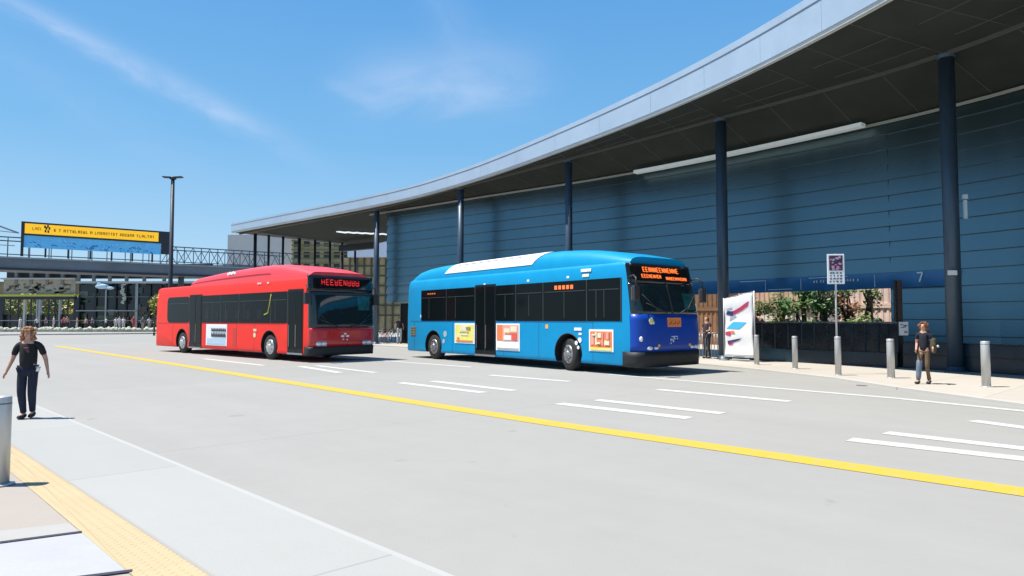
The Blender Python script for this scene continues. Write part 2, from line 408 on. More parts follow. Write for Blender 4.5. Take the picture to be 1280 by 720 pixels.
#            front edge        z     column line     z    setback  back   fascia height
ST = [((10.9, 6.0), 9.60, (17.3, 6.2), 9.75, 2.6, 4.3, 1.30),
      ((10.3, 12.2), 9.60, (15.7, 12.8), 9.75, 2.5, 4.3, 1.30),
      ((8.95, 17.9), 9.58, (13.25, 20.4), 9.72, 2.5, 4.2, 1.28),
      ((6.35, 24.3), 9.55, (8.36, 26.9), 9.68, 2.5, 4.2, 1.18),
      ((2.05, 31.4), 9.42, (2.75, 32.7), 9.40, 2.3, 4.5, 1.02),
      ((-3.0, 37.6), 9.08, (-2.9, 38.2), 9.12, 1.6, 5.5, .86),
      ((-8.9, 43.3), 8.86, (-8.8, 44.0), 8.86, .9, 8.0, .78),
      ((-22.2, 53.6), 8.52, (-21.7, 54.3), 8.52, .9, 12.0, .72)]
Fc = catmull([(*s[0], s[1]) for s in ST]); Cc = catmull([(*s[2], s[3]) for s in ST])
par = catmull([(s[4], s[5], s[6]) for s in ST])
NS = len(Cc); Nn = []
for i in range(NS):
    d = Cc[min(i + 1, NS - 1)] - Cc[max(i - 1, 0)]; n = Vector((d.y, -d.x, 0)).normalized()
    Nn.append(n if n.x > 0 else -n)
WZ = [8.9 - .12 * (i / NS) for i in range(NS)]
Wc = [Vector(((Cc[i] + Nn[i] * par[i].x).x, (Cc[i] + Nn[i] * par[i].x).y, WZ[i])) for i in range(NS)]
Kc = [Vector(((Cc[i] + Nn[i] * par[i].y).x, (Cc[i] + Nn[i] * par[i].y).y, 8.75 - .0 * i)) for i in range(NS)]
kend = PY(457, 303, 63.5); Kc[-1] = Vector((kend.x, kend.y, 8.5))
for k in range(1, 8):
    t = k / 8; Kc[-1 - k] = Kc[-1].lerp(Kc[-9], t)
st = thing('station_building', 'long station hall with blue cladding and a sweeping metal canopy on dark columns', 'building')
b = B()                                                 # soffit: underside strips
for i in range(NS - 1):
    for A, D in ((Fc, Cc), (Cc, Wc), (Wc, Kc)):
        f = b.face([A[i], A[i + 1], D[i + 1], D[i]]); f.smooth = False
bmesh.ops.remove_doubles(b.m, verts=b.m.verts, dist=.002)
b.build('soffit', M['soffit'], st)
def up(p, h): return Vector((p.x, p.y, p.z + h))
b = B()                                                 # roof top
for i in range(NS - 1):
    h0, h1 = par[i].z - .02, par[i + 1].z - .02
    b.face([up(Fc[i], h0) + Nn[i] * .25, up(Fc[i + 1], h1) + Nn[i + 1] * .25, up(Kc[i + 1], .7), up(Kc[i], .7)])
    b.face([Kc[i], Kc[i + 1], up(Kc[i + 1], .7), up(Kc[i], .7)])
b.face([Fc[-1], up(Fc[-1], par[-1].z - .02), up(Kc[-1], .7), Kc[-1]])
b.face([Fc[0], up(Fc[0], par[0].z - .02), up(Kc[0], .7), Kc[0]])
b.build('roof', M['rooftop'], st)
b = B(); b2 = B(); b3 = B(); b4 = B()                   # fascia: main band, recessed seam, top band, lower lip
for i in range(NS - 1):
    n0, n1 = Nn[i], Nn[i + 1]; H0, H1 = par[i].z, par[i + 1].z
    def ring(p, n, z0, z1, o0, o1): return [up(p, z0) - n * o0, up(p, z1) - n * o0, up(p, z1) - n * o1, up(p, z0) - n * o1]
    def seg(bb, r0, r1):
        for k in range(4): bb.face([r0[k], r1[k], r1[(k + 1) % 4], r0[(k + 1) % 4]])
    seg(b, ring(Fc[i], n0, .08, H0 * .77, .06, -.1), ring(Fc[i + 1], n1, .08, H1 * .77, .06, -.1))
    seg(b2, ring(Fc[i], n0, H0 * .77, H0 * .80, .075, -.1), ring(Fc[i + 1], n1, H1 * .77, H1 * .80, .075, -.1))
    seg(b3, ring(Fc[i], n0, H0 * .80, H0, .05, -.3), ring(Fc[i + 1], n1, H1 * .80, H1, .05, -.3))
    seg(b4, ring(Fc[i], n0, -.03, .08, .02, -.14), ring(Fc[i + 1], n1, -.03, .08, .02, -.14))
for bb in (b, b2, b3, b4):
    bmesh.ops.remove_doubles(bb.m, verts=bb.m.verts, dist=.001)
fa = b.build('fascia', M['fascia'], st); b2.build('seam', plain('fascia_seam_grey', .10, .12, .15, .5), fa); b3.build('coping', M['fascia'], fa); b4.build('lip', M['fascia_lip'], fa)
# end fascia of the canopy tip
b = B(); p0, p1 = Fc[-1], Kc[-1]
dn = (p1 - p0).normalized(); on = Vector((-dn.y, dn.x, 0))
b.bar(up(p0, .36) + on * .08, up(p1, .30) + on * .08, .12, .70); b.build('end_fascia', M['fascia'], st)
# fascia sheet joints: thin dark lines every few metres
b = B()
for i in range(2, NS - 1, 3):
    n = Nn[i]; b.bar(up(Fc[i], .10) - n * .062, up(Fc[i], par[i].z * .76) - n * .062, .012, .006)
b.build('fascia_joint', plain('joint_soft', .38, .42, .48, .5), fa)
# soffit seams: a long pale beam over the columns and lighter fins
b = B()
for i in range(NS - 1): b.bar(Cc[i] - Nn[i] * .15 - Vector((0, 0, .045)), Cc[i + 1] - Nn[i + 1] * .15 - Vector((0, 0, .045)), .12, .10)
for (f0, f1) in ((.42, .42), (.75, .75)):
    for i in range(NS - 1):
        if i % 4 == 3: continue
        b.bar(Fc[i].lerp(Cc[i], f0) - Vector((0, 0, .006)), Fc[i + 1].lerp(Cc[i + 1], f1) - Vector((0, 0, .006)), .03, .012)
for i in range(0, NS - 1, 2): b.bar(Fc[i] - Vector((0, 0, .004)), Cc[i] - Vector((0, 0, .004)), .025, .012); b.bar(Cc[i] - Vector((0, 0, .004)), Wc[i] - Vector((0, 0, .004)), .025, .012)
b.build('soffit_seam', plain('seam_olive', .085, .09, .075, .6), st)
# trim at head of wall
b = B()
for i in range(2, 6 * 8 + 1):
    b.bar(up(Wc[i], -.10) - Nn[i] * .14, up(Wc[i + 1], -.10) - Nn[i + 1] * .14, .05, .10)
b.build('wall_head_trim', plain('trim_pale', .32, .33, .29, .5), st)
WEND = 48                                               # wall stops at the station before the open canopy tip
ix = lambda px, cv: min(range(NS), key=lambda i: abs(640 + F * cv[i].x / max(cv[i].y, 1) - px) if cv[i].y > 3 else 1e9)
# cladding: lapped horizontal boards
ZB, ROW = 2.75, .56
b = B()
def board(bb, i, z0, z1, lap=.085):
    for j in (0,):
        a, c = Wc[i], Wc[i + 1]; n0, n1 = Nn[i], Nn[i + 1]
        A0 = Vector((a.x, a.y, z0)) - n0 * lap; A1 = Vector((a.x, a.y, z1)) - n0 * .012
        C0 = Vector((c.x, c.y, z0)) - n1 * lap; C1 = Vector((c.x, c.y, z1)) - n1 * .012
        D0 = Vector((a.x, a.y, z0)) + n0 * .12; E0 = Vector((c.x, c.y, z0)) + n1 * .12
        bb.face([A0, C0, C1, A1]); bb.face([A0, D0, E0, C0])
iR = ix(1142, Wc) + 1                                       # the boards run down to the plinth right of this
Z0 = [ZB - ROW * k for k in (3, 2, 1, 0)]
for i in range(0, WEND):
    z = ZB if i >= iR else ZB - ROW * 4
    while z < 8.9:
        board(b, i, z, min(z + ROW, 8.95)); z += ROW
b.build('cladding', M['cladding'], st)
b = B()                                                 # back lining, thickness and returns
for i in range(0, WEND):
    a, c = Wc[i] + Nn[i] * .25, Wc[i + 1] + Nn[i + 1] * .25; z = ZB if i >= iR else 0
    b.face([(a.x, a.y, z), (c.x, c.y, z), (c.x, c.y, 9.0), (a.x, a.y, 9.0)])
    a0, c0 = Wc[i] - Nn[i] * .0, Wc[i + 1] - Nn[i + 1] * .0
    b.face([(a0.x, a0.y, z + .01), (c0.x, c0.y, z + .01), (c.x, c.y, z + .01), (a.x, a.y, z + .01)])
for i in (WEND, iR, 0):
    a, c = Wc[i] - Nn[i] * .05, Wc[i] + Nn[i] * .25; z = ZB if i == WEND else 0
    b.face([(a.x, a.y, z), (c.x, c.y, z), (c.x, c.y, 8.9), (a.x, a.y, 8.9)])
b.build('wall_core', plain('wall_core_paint', .05, .09, .12, .7, var=.1), st)
# slim vertical joint battens between sheet lengths
# dark plinth right of the opening
b = B()
for i in range(0, iR):
    b.bar(Vector((Wc[i].x, Wc[i].y, .31)) - Nn[i] * .12, Vector((Wc[i + 1].x, Wc[i + 1].y, .31)) - Nn[i + 1] * .12, .2, .62)
b.build('plinth', M['plinth'], st)
# glass band with pale lettering above the opening
iA, iB = ix(1180, Wc), ix(900, Wc)
b = B(); L_ = B()
for i in range(iA, iB + 1):
    b.bar(Vector((Wc[i].x, Wc[i].y, 3.02)) - Nn[i] * .10, Vector((Wc[i + 1].x, Wc[i + 1].y, 3.02)) - Nn[i + 1] * .10, .08, .56)
gb = b.build('glass_band', M['glassband'], st)
def along(cv, px, z, off):
    best = None
    for i in range(NS - 1):
        for k in range(20):
            t = k / 20; p = cv[i].lerp(cv[i + 1], t); n = Nn[i].lerp(Nn[i + 1], t); q = p - n * off
            if q.y < 3: continue
            e = abs(640 + F * q.x / q.y - px)
            if best is None or e < best[0]: best = (e, Vector((q.x, q.y, z)), n, (cv[i] - cv[i + 1]).normalized())
    return best[1:]
for (xa, xb, za, zb) in ((925, 957, 3.22, 3.22), (960, 990, 2.84, 3.24), (1012, 1060, 3.24, 3.24)):
    p, n, t = along(Wc, xa, za, .16); q, _, _ = along(Wc, xb, zb, .16); q.z = p.z if za == zb else p.z
    L_.bar(p, q, .01, .02)
for xa in (957, 1002, 1095):
    p, n, t = along(Wc, xa, 2.80, .16); L_.bar(p, up(p, .44), .01, .02)
p, n, t = along(Wc, 1147, 2.9, .17); t.z = 0; t.normalize()
L_.bar(up(p, .34), up(p, .34) + t * .2, .02, .05); L_.bar(up(p, .34) + t * .19, up(p, .02) + t * .08, .02, .05)   # the 7
for k in range(14):                                    # faint line of small lettering
    p, n, t = along(Wc, 1018 + k * 4.2, 3.04 + .03 * random.random(), .16); L_.bar(p, up(p, .09), .01, .045)
L_.build('lettering', M['letters'], gb)
# strip light under the soffit
b = B()
pA, n, t = along(Wc, 796, 8.70, .55); pB, n, t = along(Wc, 1112, 8.78, .55)
ia, ib = ix(1112, Wc), ix(796, Wc)
pp = [along(Wc, x, 8.66 + (x - 796) / 316 * .1, .50)[0] for x in range(796, 1120, 36)]
for a, c in zip(pp, pp[1:]): b.bar(a, c, .34, .14)
sf = b.build('strip_light', mat('strip_light_diffuser', (.62, .66, .66), .5, emis=(.8, .9, .88), es=.10), st)
# columns
for k, i in enumerate((8, 16, 24, 32, 40, 48)):
    c = Cc[i]; q = B(); r = .215 if k < 3 else .17
    q.tube([(c.x, c.y, .05), (c.x, c.y, c.z - .02)], r, 24); col = q.build('column', M['column'], st)
    q = B().lathe([(r + .09, .06), (r + .09, .10), (r + .02, .11), (r + .015, .20), (r + .003, .21)], 'Z', (c.x, c.y, 0), 24); q.build('base_plate', M['column'], col)
    q = B().lathe([(r + .003, c.z - .16), (r + .03, c.z - .15), (r + .06, c.z - .03), (r + .06, c.z)], 'Z', (c.x, c.y, 0), 24); q.build('capital', M['column'], col)
    if k == 1:
        B().box((c.x - .19, c.y - .28, 3.0), (.26, .04, .14)).build('number_plate', M['decal'], col)
        B().box((c.x + .3, c.y - .2, 4.9), (.08, .08, .55)).box((c.x + .29, c.y - .22, 5.28), (.11, .11, .13)).build('camera', M['letters'], col)
# slim posts of the canopy tip
b0 = Fc[-1] + Vector((.9, .7, 0)); b1 = Kc[-1]
for k, px in enumerate((315, 332, 350, 370, 390, 409, 425, 441)):
    t = (k) / 7.0; 
    best = min((abs(640 + F * (b0.lerp(b1, s / 100)).x / (b0.lerp(b1, s / 100)).y - px), s) for s in range(100))[1] / 100
    c = b0.lerp(b1, best) + Vector((.25, -.25, 0)); zt = 8.55
    B().tube([(c.x, c.y, 0), (c.x, c.y, zt)], .13 if k in (0, 3) else .10, 10).build('slim_post', M['dark'], st)
b = B()                                                 # beam and louvred skylight near the gap
g0, g1 = PY(432, 291, 56), PY(458, 300, 60)
for k in range(9):
    c = Vector((-13.2 + k * .62, 52.6 + k * .25, 8.42)); b.box(c, (.36, .9, .06), rz=rad(-35))
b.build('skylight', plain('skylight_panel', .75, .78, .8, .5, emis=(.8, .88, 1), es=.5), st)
B().bar((-15.2, 60.2, 7.95), (-11.6, 57.6, 7.95), .5, .55).build('beam', M['dark'], st)

# the dark storefront deep under the wall at left, and screen wall under the long opening
b = B()
for i in range(33, WEND):
    a, c = Wc[i] + Nn[i] * 1.2, Wc[i + 1] + Nn[i + 1] * 1.2
    b.bar((a.x, a.y, 1.36), (c.x, c.y, 1.36), .12, 2.7)
ob = b.build('storefront_glazing', M['glass'], st)
b = B()
for i in range(33, WEND):
    for t in (0, .5):
        a = (Wc[i] + Nn[i] * 1.1).lerp(Wc[i + 1] + Nn[i + 1] * 1.1, t); b.box((a.x, a.y, 1.36), (.06, .06, 2.6))
b.build('storefront_frame', M['dark'], ob)

lw = thing('screen_wall', 'low black screen wall running under the long opening between the columns', 'low wall')
xs = [938, 970, 1002, 1034, 1066, 1098, 1122]
pts = []
for x in xs:
    p, n, t = along(Cc, x, 0, -.25); pts.append(p)
b = B()
for a, c in zip(pts, pts[1:]): b.bar((a.x, a.y, .78), (c.x, c.y, .78), .12, 1.42)
wl = b.build('panel', M['black'], lw)
b = B()
for a, c in zip(pts, pts[1:]): b.bar((a.x, a.y, 1.52), (c.x, c.y, 1.52), .17, .05)
b.build('cap_rail', plain('cap_rail_metal', .10, .11, .11, .4, metal=.5), lw)
b = B()
for a, c in zip(pts, pts[1:]):
    n = Vector((-(c - a).y, (c - a).x, 0)).normalized(); n = n if n.y < 0 else -n
    b.bar((a.x + n.x * .1, a.y + n.y * .1, .30), (c.x + n.x * .1, c.y + n.y * .1, .30), .06, .46)
    for t in (.0, .5): q = a.lerp(c, t) + n * .075; b.box((q.x, q.y, .95), (.03, .03, 1.0))
b.build('kick_plate', M['plinth'], lw)
# dark plinth wall at the right between column and frame edge
lw2 = thing('plinth_wall', 'knee-high navy wall along the column line at far right', 'low wall')
pts = [along(Cc, x, 0, -.25)[0] for x in (1128, 1160, 1200, 1240, 1280, 1330, 1400, 1500)]
b = B()
for a, c in zip(pts, pts[1:]): b.bar((a.x, a.y, .46), (c.x, c.y, .46), .12, .80)
b.build('panel', M['plinth'], lw2)
b = B()
for a, c in zip(pts, pts[1:]):
    b.bar((a.x, a.y, .885), (c.x, c.y, .885), .16, .04)
    b.bar((a.x - .07, a.y - .05, .50), (c.x - .07, c.y - .05, .50), .03, .02)
b.build('cap_rail', M['black'], lw2)
# post at right end of opening, with small white box
p, n, t = along(Cc, 1124, 0, -.5)
op = thing('end_post', 'dark brown post closing the right end of the long opening', 'post', (p.x, p.y, .06))
B().box((0, 0, 1.42), (.16, .16, 2.84)).build('post', plain('brown_steel', .06, .035, .03, .5, var=.3), op)
B().box((-.12, -.02, 1.42), (.05, .12, 2.84)).build('jamb', M['black'], op)
wb = thing('notice_box', 'small white notice box hanging on the dark post beside the opening', 'notice box', (p.x + .02, p.y - .14, 1.32))
B().box((0, -.02, 0), (.32, .10, .44)).build('box', M['decal'], wb, bevel=.012)
q = B()
for k in range(7): q.box((random.uniform(-.1, .1), -.074, random.uniform(-.15, .15)), (.10, .004, .035))
q.build('notice', plain('notice_ink', .35, .25, .3, .7), wb)

# ------------------------------------------------------------------ foliage
def leaf_mat(name, a, b_):
    m = mat(name, a, .55, col2=b_, vscale=1.1); return m
LEAF = [leaf_mat('leaf_green', (.035, .10, .018), (.10, .22, .045)), leaf_mat('leaf_olive', (.07, .10, .02), (.20, .24, .06)), leaf_mat('leaf_rust', (.16, .06, .02), (.32, .16, .07)), leaf_mat('leaf_yellow', (.22, .22, .03), (.42, .40, .06))]
BARK = mat('bark', (.09, .07, .05), .9, var=.3, vscale=6, bump=.3)
def crown(blobs, n, size, rng):
    b = B()
    for k in range(n):
        c, r = rng.choice(blobs)
        d = Vector((rng.gauss(0, 1), rng.gauss(0, 1), rng.gauss(0, 1))).normalized() * (rng.random() ** .4)
        p = Vector(c) + Vector((d.x * r[0], d.y * r[1], d.z * r[2]))
        s = size * rng.uniform(.5, 1.25)
        e1 = Vector((rng.gauss(0, 1), rng.gauss(0, 1), rng.gauss(0, 1))).normalized(); e2 = e1.orthogonal().normalized()
        b.face([p - e1 * s, p + e2 * s * .45, p + e1 * s, p - e2 * s * .45])
    return b
def tree(name, label, cat, loc, h, rw, n=1400, size=.16, lm=0, trunk_h=None, group=None, seed=1, stems=1):
    rng = random.Random(seed); t = thing(name, label, cat, loc, group=group)
    trunk_h = trunk_h if trunk_h is not None else h * .35
    blobs = []
    tb = B(); top = Vector((rng.uniform(-.1, .1), rng.uniform(-.1, .1), h * .8))
    for s in range(stems):
        o = Vector((rng.uniform(-.3, .3), rng.uniform(-.2, .2), 0)) * (stems > 1)
        tb.tube([o, o + Vector((0, 0, trunk_h)) * .6, o + top * .5, top], [.05 * h ** .6, .04 * h ** .6, .03 * h ** .6, .008], 8)
    for k in range(9):
        a = rng.uniform(0, 2 * PI); zz = rng.uniform(trunk_h, h * .86); rr = rw * rng.uniform(.25, .72)
        c = Vector((math.cos(a) * rr, math.sin(a) * rr, zz)); q = rng.uniform(.28, .5) * rw
        blobs.append((c, (q, q, q * .75))); tb.tube([(0, 0, max(trunk_h * .8, zz * .6)), c * .6 + Vector((0, 0, zz * .35)), c], [.02 * h ** .6, .013 * h ** .6, .005], 6)
    blobs.append((Vector((0, 0, (h + trunk_h) / 2)), (rw * .55, rw * .55, (h - trunk_h) * .42)))
    crown(blobs, n, size, rng).build('crown', LEAF[lm], t, recalc=False)
    tb.build('trunk', BARK, t)
    return t
# scene behind the long opening: shipping containers and shrubs in the sun
cont_m = [plain('container_rust', .56, .36, .26, .7, var=.2, vscale=2), plain('container_cream', .62, .56, .48, .7, var=.15, vscale=2), plain('container_pink', .66, .50, .42, .7, var=.18, vscale=2)]
def container(px0, px1, Y0, Y1, z0, h, m, label):
    a, c = PY(px0, 400, Y0), PY(px1, 400, Y1); a.z = c.z = 0; d = c - a; L = d.length; rz = math.atan2(d.y, d.x)
    t = thing('container', label, 'container', (a.x, a.y, z0), rz, 'containers stored behind the station hall')
    b = B(); k = int(L / .28)
    prof = []
    for j in range(k):
        x = L * j / k; s = L / k; prof += [(x, 0), (x + s * .35, 0), (x + s * .5, .04), (x + s * .85, .04)]
    prof += [(L, 0), (L, 2.4), (0, 2.4)]
    b.prism(prof, .08, h - .08); b.build('shell', m, t)
    q = B()
    for z in (.05, h - .05):
        q.box((L / 2, 1.2, z), (L + .06, 2.5, .12))
    for x in (0, L): q.box((x, .02, h / 2), (.12, .14, h - .2)); q.box((x, 2.38, h / 2), (.12, .14, h - .2))
    q.build('frame', m, t)
    return t
container(925, 1020, 40, 36.5, 0, 2.3, cont_m[1], 'cream corrugated container behind the opening beside the banner')
container(925, 1015, 40, 36.5, 2.3, 2.3, cont_m[0], 'rust coloured container stacked on the cream one beside the banner')
container(850, 905, 44, 42, 2.3, 2.3, plain('container_brown', .22, .12, .06, .7, var=.2), 'brown container stacked on the orange brown one beside the column')
container(1045, 1190, 35, 30.5, 0, 2.3, cont_m[2], 'salmon pink container behind the shrubs near the right end of the opening')
container(1045, 1190, 35, 30.5, 2.3, 2.3, cont_m[2], 'salmon pink container stacked on the one near the right end of the opening')
container(850, 905, 44, 42, 0, 2.3, plain('container_orange', .26, .14, .07, .7, var=.2), 'orange brown container seen between the blue bus and the column')
for k, (px, Y, h, rw, lm, lb) in enumerate(((975, 35.0, 3.9, 1.3, 1, 'olive shrub left of the dense green one behind the opening'), (1003, 33.6, 4.4, 1.5, 0, 'dense dark green shrub in the middle of the opening'),
        (1028, 32.6, 4.4, 1.4, 0, 'bright green shrub just left of the sign post behind the opening'), (1058, 32.2, 4.0, 1.0, 2, 'sparse rust leaved shrub just right of the sign post'), (1090, 30.6, 4.2, .9, 1, 'slender olive shrub before the pink container'), (1078, 31.2, 2.3, 1.2, 0, 'low green bush at the foot of the pink container'), (940, 37.5, 3.6, .6, 2, 'thin rust leaved sapling beside the white banner'))):
    p = PY(px, 400, Y); tree('shrub', lb, 'shrub', (p.x, p.y, 0), h, rw, 2600 if rw > 1.2 else 900, .12, lm, .4, 'shrubs growing behind the station hall', 20 + k, 3)

# ------------------------------------------------------------------ bollards
def bollard(loc, h, r, label, group, seed=0):
    t = thing('bollard', label, 'bollard', loc, group=group)
    q = B().lathe([(r, .02), (r, h - .012), (r * .93, h), (.01, h + .004)], 'Z', n=26); post = q.build('post', M['steel'], t)
    B().lathe([(r + .045, .0), (r + .045, .012), (r + .004, .018)], 'Z', n=26).build('flange', M['steel'], t)
    B().lathe([(r + .0015, h - .075), (r + .0015, h - .062)], 'Z', n=26).build('groove', M['steel_d'], t)
    return t
BL = [((946, 456), (946, 419), 'bollard nearest the white banner'), ((994, 461), (994, 420.5), 'bollard second from the banner, before the black screen wall'),
      ((1048, 469), (1048, 421), 'bollard standing right beside the sign post'), ((1114, 472.5), (1114, 424), 'bollard just left of the person with brown hair'),
      ((1233, 483.5), (1233, 427), 'bollard at the far right, right of the large column')]
for g, tp, lb in BL:
    p = P(*g, .06); h = (g[1] - tp[1]) / F * p.y * 1.0
    bollard(p, h, .082 if g[0] < 1100 else .092, 'stainless steel ' + lb, 'steel bollards along the station sidewalk')
p = P(-.5, 606, .01); bollard(p, .85, .078, 'thick stainless steel bollard cut by the left edge of the photo, near the tactile strip', 'steel bollard on near pavement')

# ------------------------------------------------------------------ bus stop sign post
p = P(1047, 467.5, .06)
t = thing('bus_stop_sign', 'tall bus stop sign with patterned panels on a thin steel post', 'sign', p, rad(-8))
ph = (467.5 - 357) / F * p.y
B().tube([(0, 0, 0), (0, 0, ph + .9)], .028, 10).build('post', M['steel'], t)
sw_, sh_ = 20.5 / F * p.y, 37.5 / F * p.y; z0 = (467.5 - 355.5) / F * p.y
sgn = B().box((0, -.045, z0 + sh_ / 2), (sw_, .03, sh_)).build('panel', plain('sign_white', .80, .82, .84, .4), t, bevel=.012)
B().box((0, -.062, z0 + sh_ * .70), (sw_ * .78, .006, sh_ * .50)).build('map_panel', plain('sign_plum', .06, .025, .07, .5), sgn)
r_ = random.Random(3); q1, q2, q3 = B(), B(), B()
for k in range(22):
    x, z = r_.uniform(-.34, .30) * sw_, z0 + sh_ * r_.uniform(.48, .90); s = r_.uniform(.04, .11) * sw_
    (q1 if k % 2 else q2).box((x, -.067 - .001 * (k % 5), z), (s * 1.5, .003, s), ry=r_.uniform(-1, 1))
q1.build('map_mark', plain('sign_pink', .62, .25, .38, .5), sgn); q2.build('map_mark', plain('sign_lilac', .42, .36, .50, .5), sgn)
for k in range(16):
    x, z = (-.32 + .2 * (k % 4) + r_.uniform(-.03, .05)) * sw_, z0 + sh_ * (.08 + .095 * (k // 4)); q3.box((x, -.063, z), (sw_ * r_.uniform(.07, .15), .004, sh_ * .045), ry=r_.uniform(-.5, .5))
q3.build('small_print', plain('sign_ink', .06, .07, .09, .6), sgn)

# ------------------------------------------------------------------ tall white banner
a, c = P(906, 450.5, .06), P(942, 452.5, .06); c.y += .0
bh = 76 / F * a.y
d = c - a; rz = math.atan2(d.y, d.x); L = d.length
bn = thing('banner', 'tall white fabric banner with red and blue wedge shapes beside the column', 'banner', a, rz)
zb, zt = .18, bh
def cloth(u_, v_): return Vector((L * u_ + .03 * math.sin(v_ * 3) * (1 - u_), .03 * math.sin(u_ * 9 + v_ * 4) + .02 * math.sin(v_ * 12), zb + (zt - zb + .22 * u_) * v_))
B().shell(cloth, lambda u_, v_: cloth(u_, v_) + Vector((0, .012, 0)), 16, 24).build('cloth', M['fabric_white'], bn)
q = B().tube([(L + .05, .02, 0), (L + .05, .02, zt + .28)], .03, 8); q.tube([(-.03, .02, 0), (-.03, .02, zt + .05)], .02, 8); q.tube([(-.03, .02, zt + .02), (L + .05, .02, zt + .26)], .015, 8); q.tube([(-.03, .02, .16), (L + .05, .02, .16)], .02, 8)
q.box((L + .05, .02, .02), (.3, .4, .04)); q.box((-.03, .02, .02), (.2, .4, .04)); q.build('frame', plain('banner_frame', .45, .46, .46, .5, metal=.4), bn)
def decal(parent, name, poly, m, off=-.012):
    q = B(); k = 5
    # poly as four corners in (u,v) cloth space, meshed to follow the cloth
    def fn(s, t_):
        x = (Vector(poly[0]).lerp(Vector(poly[1]), s)).lerp(Vector(poly[3]).lerp(Vector(poly[2]), s), t_)
        return cloth(x[0], x[1]) + Vector((0, off, 0))
    q.grid(fn, 6, 4); return q.build(name, m, parent, recalc=False)
rd = plain('print_red', .55, .04, .12, .6); nv = plain('print_navy', .03, .04, .16, .6); cy = plain('print_cyan', .05, .42, .72, .6); og = plain('print_orange', .70, .22, .08, .6); gy = plain('print_grey', .35, .42, .45, .7)
for poly, m in ((((.22, .68), (.85, .80), (.90, .88), (.30, .76)), rd), (((.05, .73), (.30, .68), (.34, .76), (.12, .78)), nv), (((.18, .60), (.42, .66), (.38, .70), (.2, .66)), gy),
                (((.05, .48), (.52, .45), (.78, .55), (.32, .58)), cy), (((.02, .37), (.20, .34), (.30, .43), (.02, .42)), rd), (((.24, .38), (.40, .38), (.36, .43), (.22, .43)), og),
                (((.10, .20), (.50, .26), (.62, .30), (.08, .26)), nv), (((.12, .185), (.26, .19), (.34, .24), (.10, .25)), rd), (((.1, .80), (.3, .81), (.3, .83), (.1, .82)), gy)):
    decal(bn, 'print', poly, m)

# ------------------------------------------------------------------ writing made of small letter-like strokes
def glyphs(b, x0, x1, y, z0, h, rng, nmin=.55, ax=Vector((1, 0, 0)), o=Vector((0, 0, 0)), th=.16):
    x = x0
    while x < x1 - h * .5:
        wd = h * rng.uniform(nmin, nmin + .2); s = h * th
        def bx(cx, cz, sx, sz): b.bar(o + ax * (cx - sx / 2) + Vector((0, y, cz)), o + ax * (cx + sx / 2) + Vector((0, y, cz)), .004, sz)
        k = rng.randrange(6)
        if k != 3: bx(x + s / 2, z0 + h / 2, s, h)
        if k in (0, 1, 4): bx(x + wd / 2, z0 + h - s / 2, wd, s)
        if k in (0, 1, 2): bx(x + wd / 2, z0 + h / 2, wd * .9, s)
        if k in (0, 2, 5): bx(x + wd / 2, z0 + s / 2, wd, s)
        if k in (1, 2, 4): bx(x + wd - s / 2, z0 + h * .5, s, h * .96)
        if k == 3: bx(x + wd / 2, z0 + h - s / 2, wd, s); bx(x + wd / 2, z0 + h / 2, s, h)
        x += wd + h * .22
        if rng.random() < .14: x += h * .5

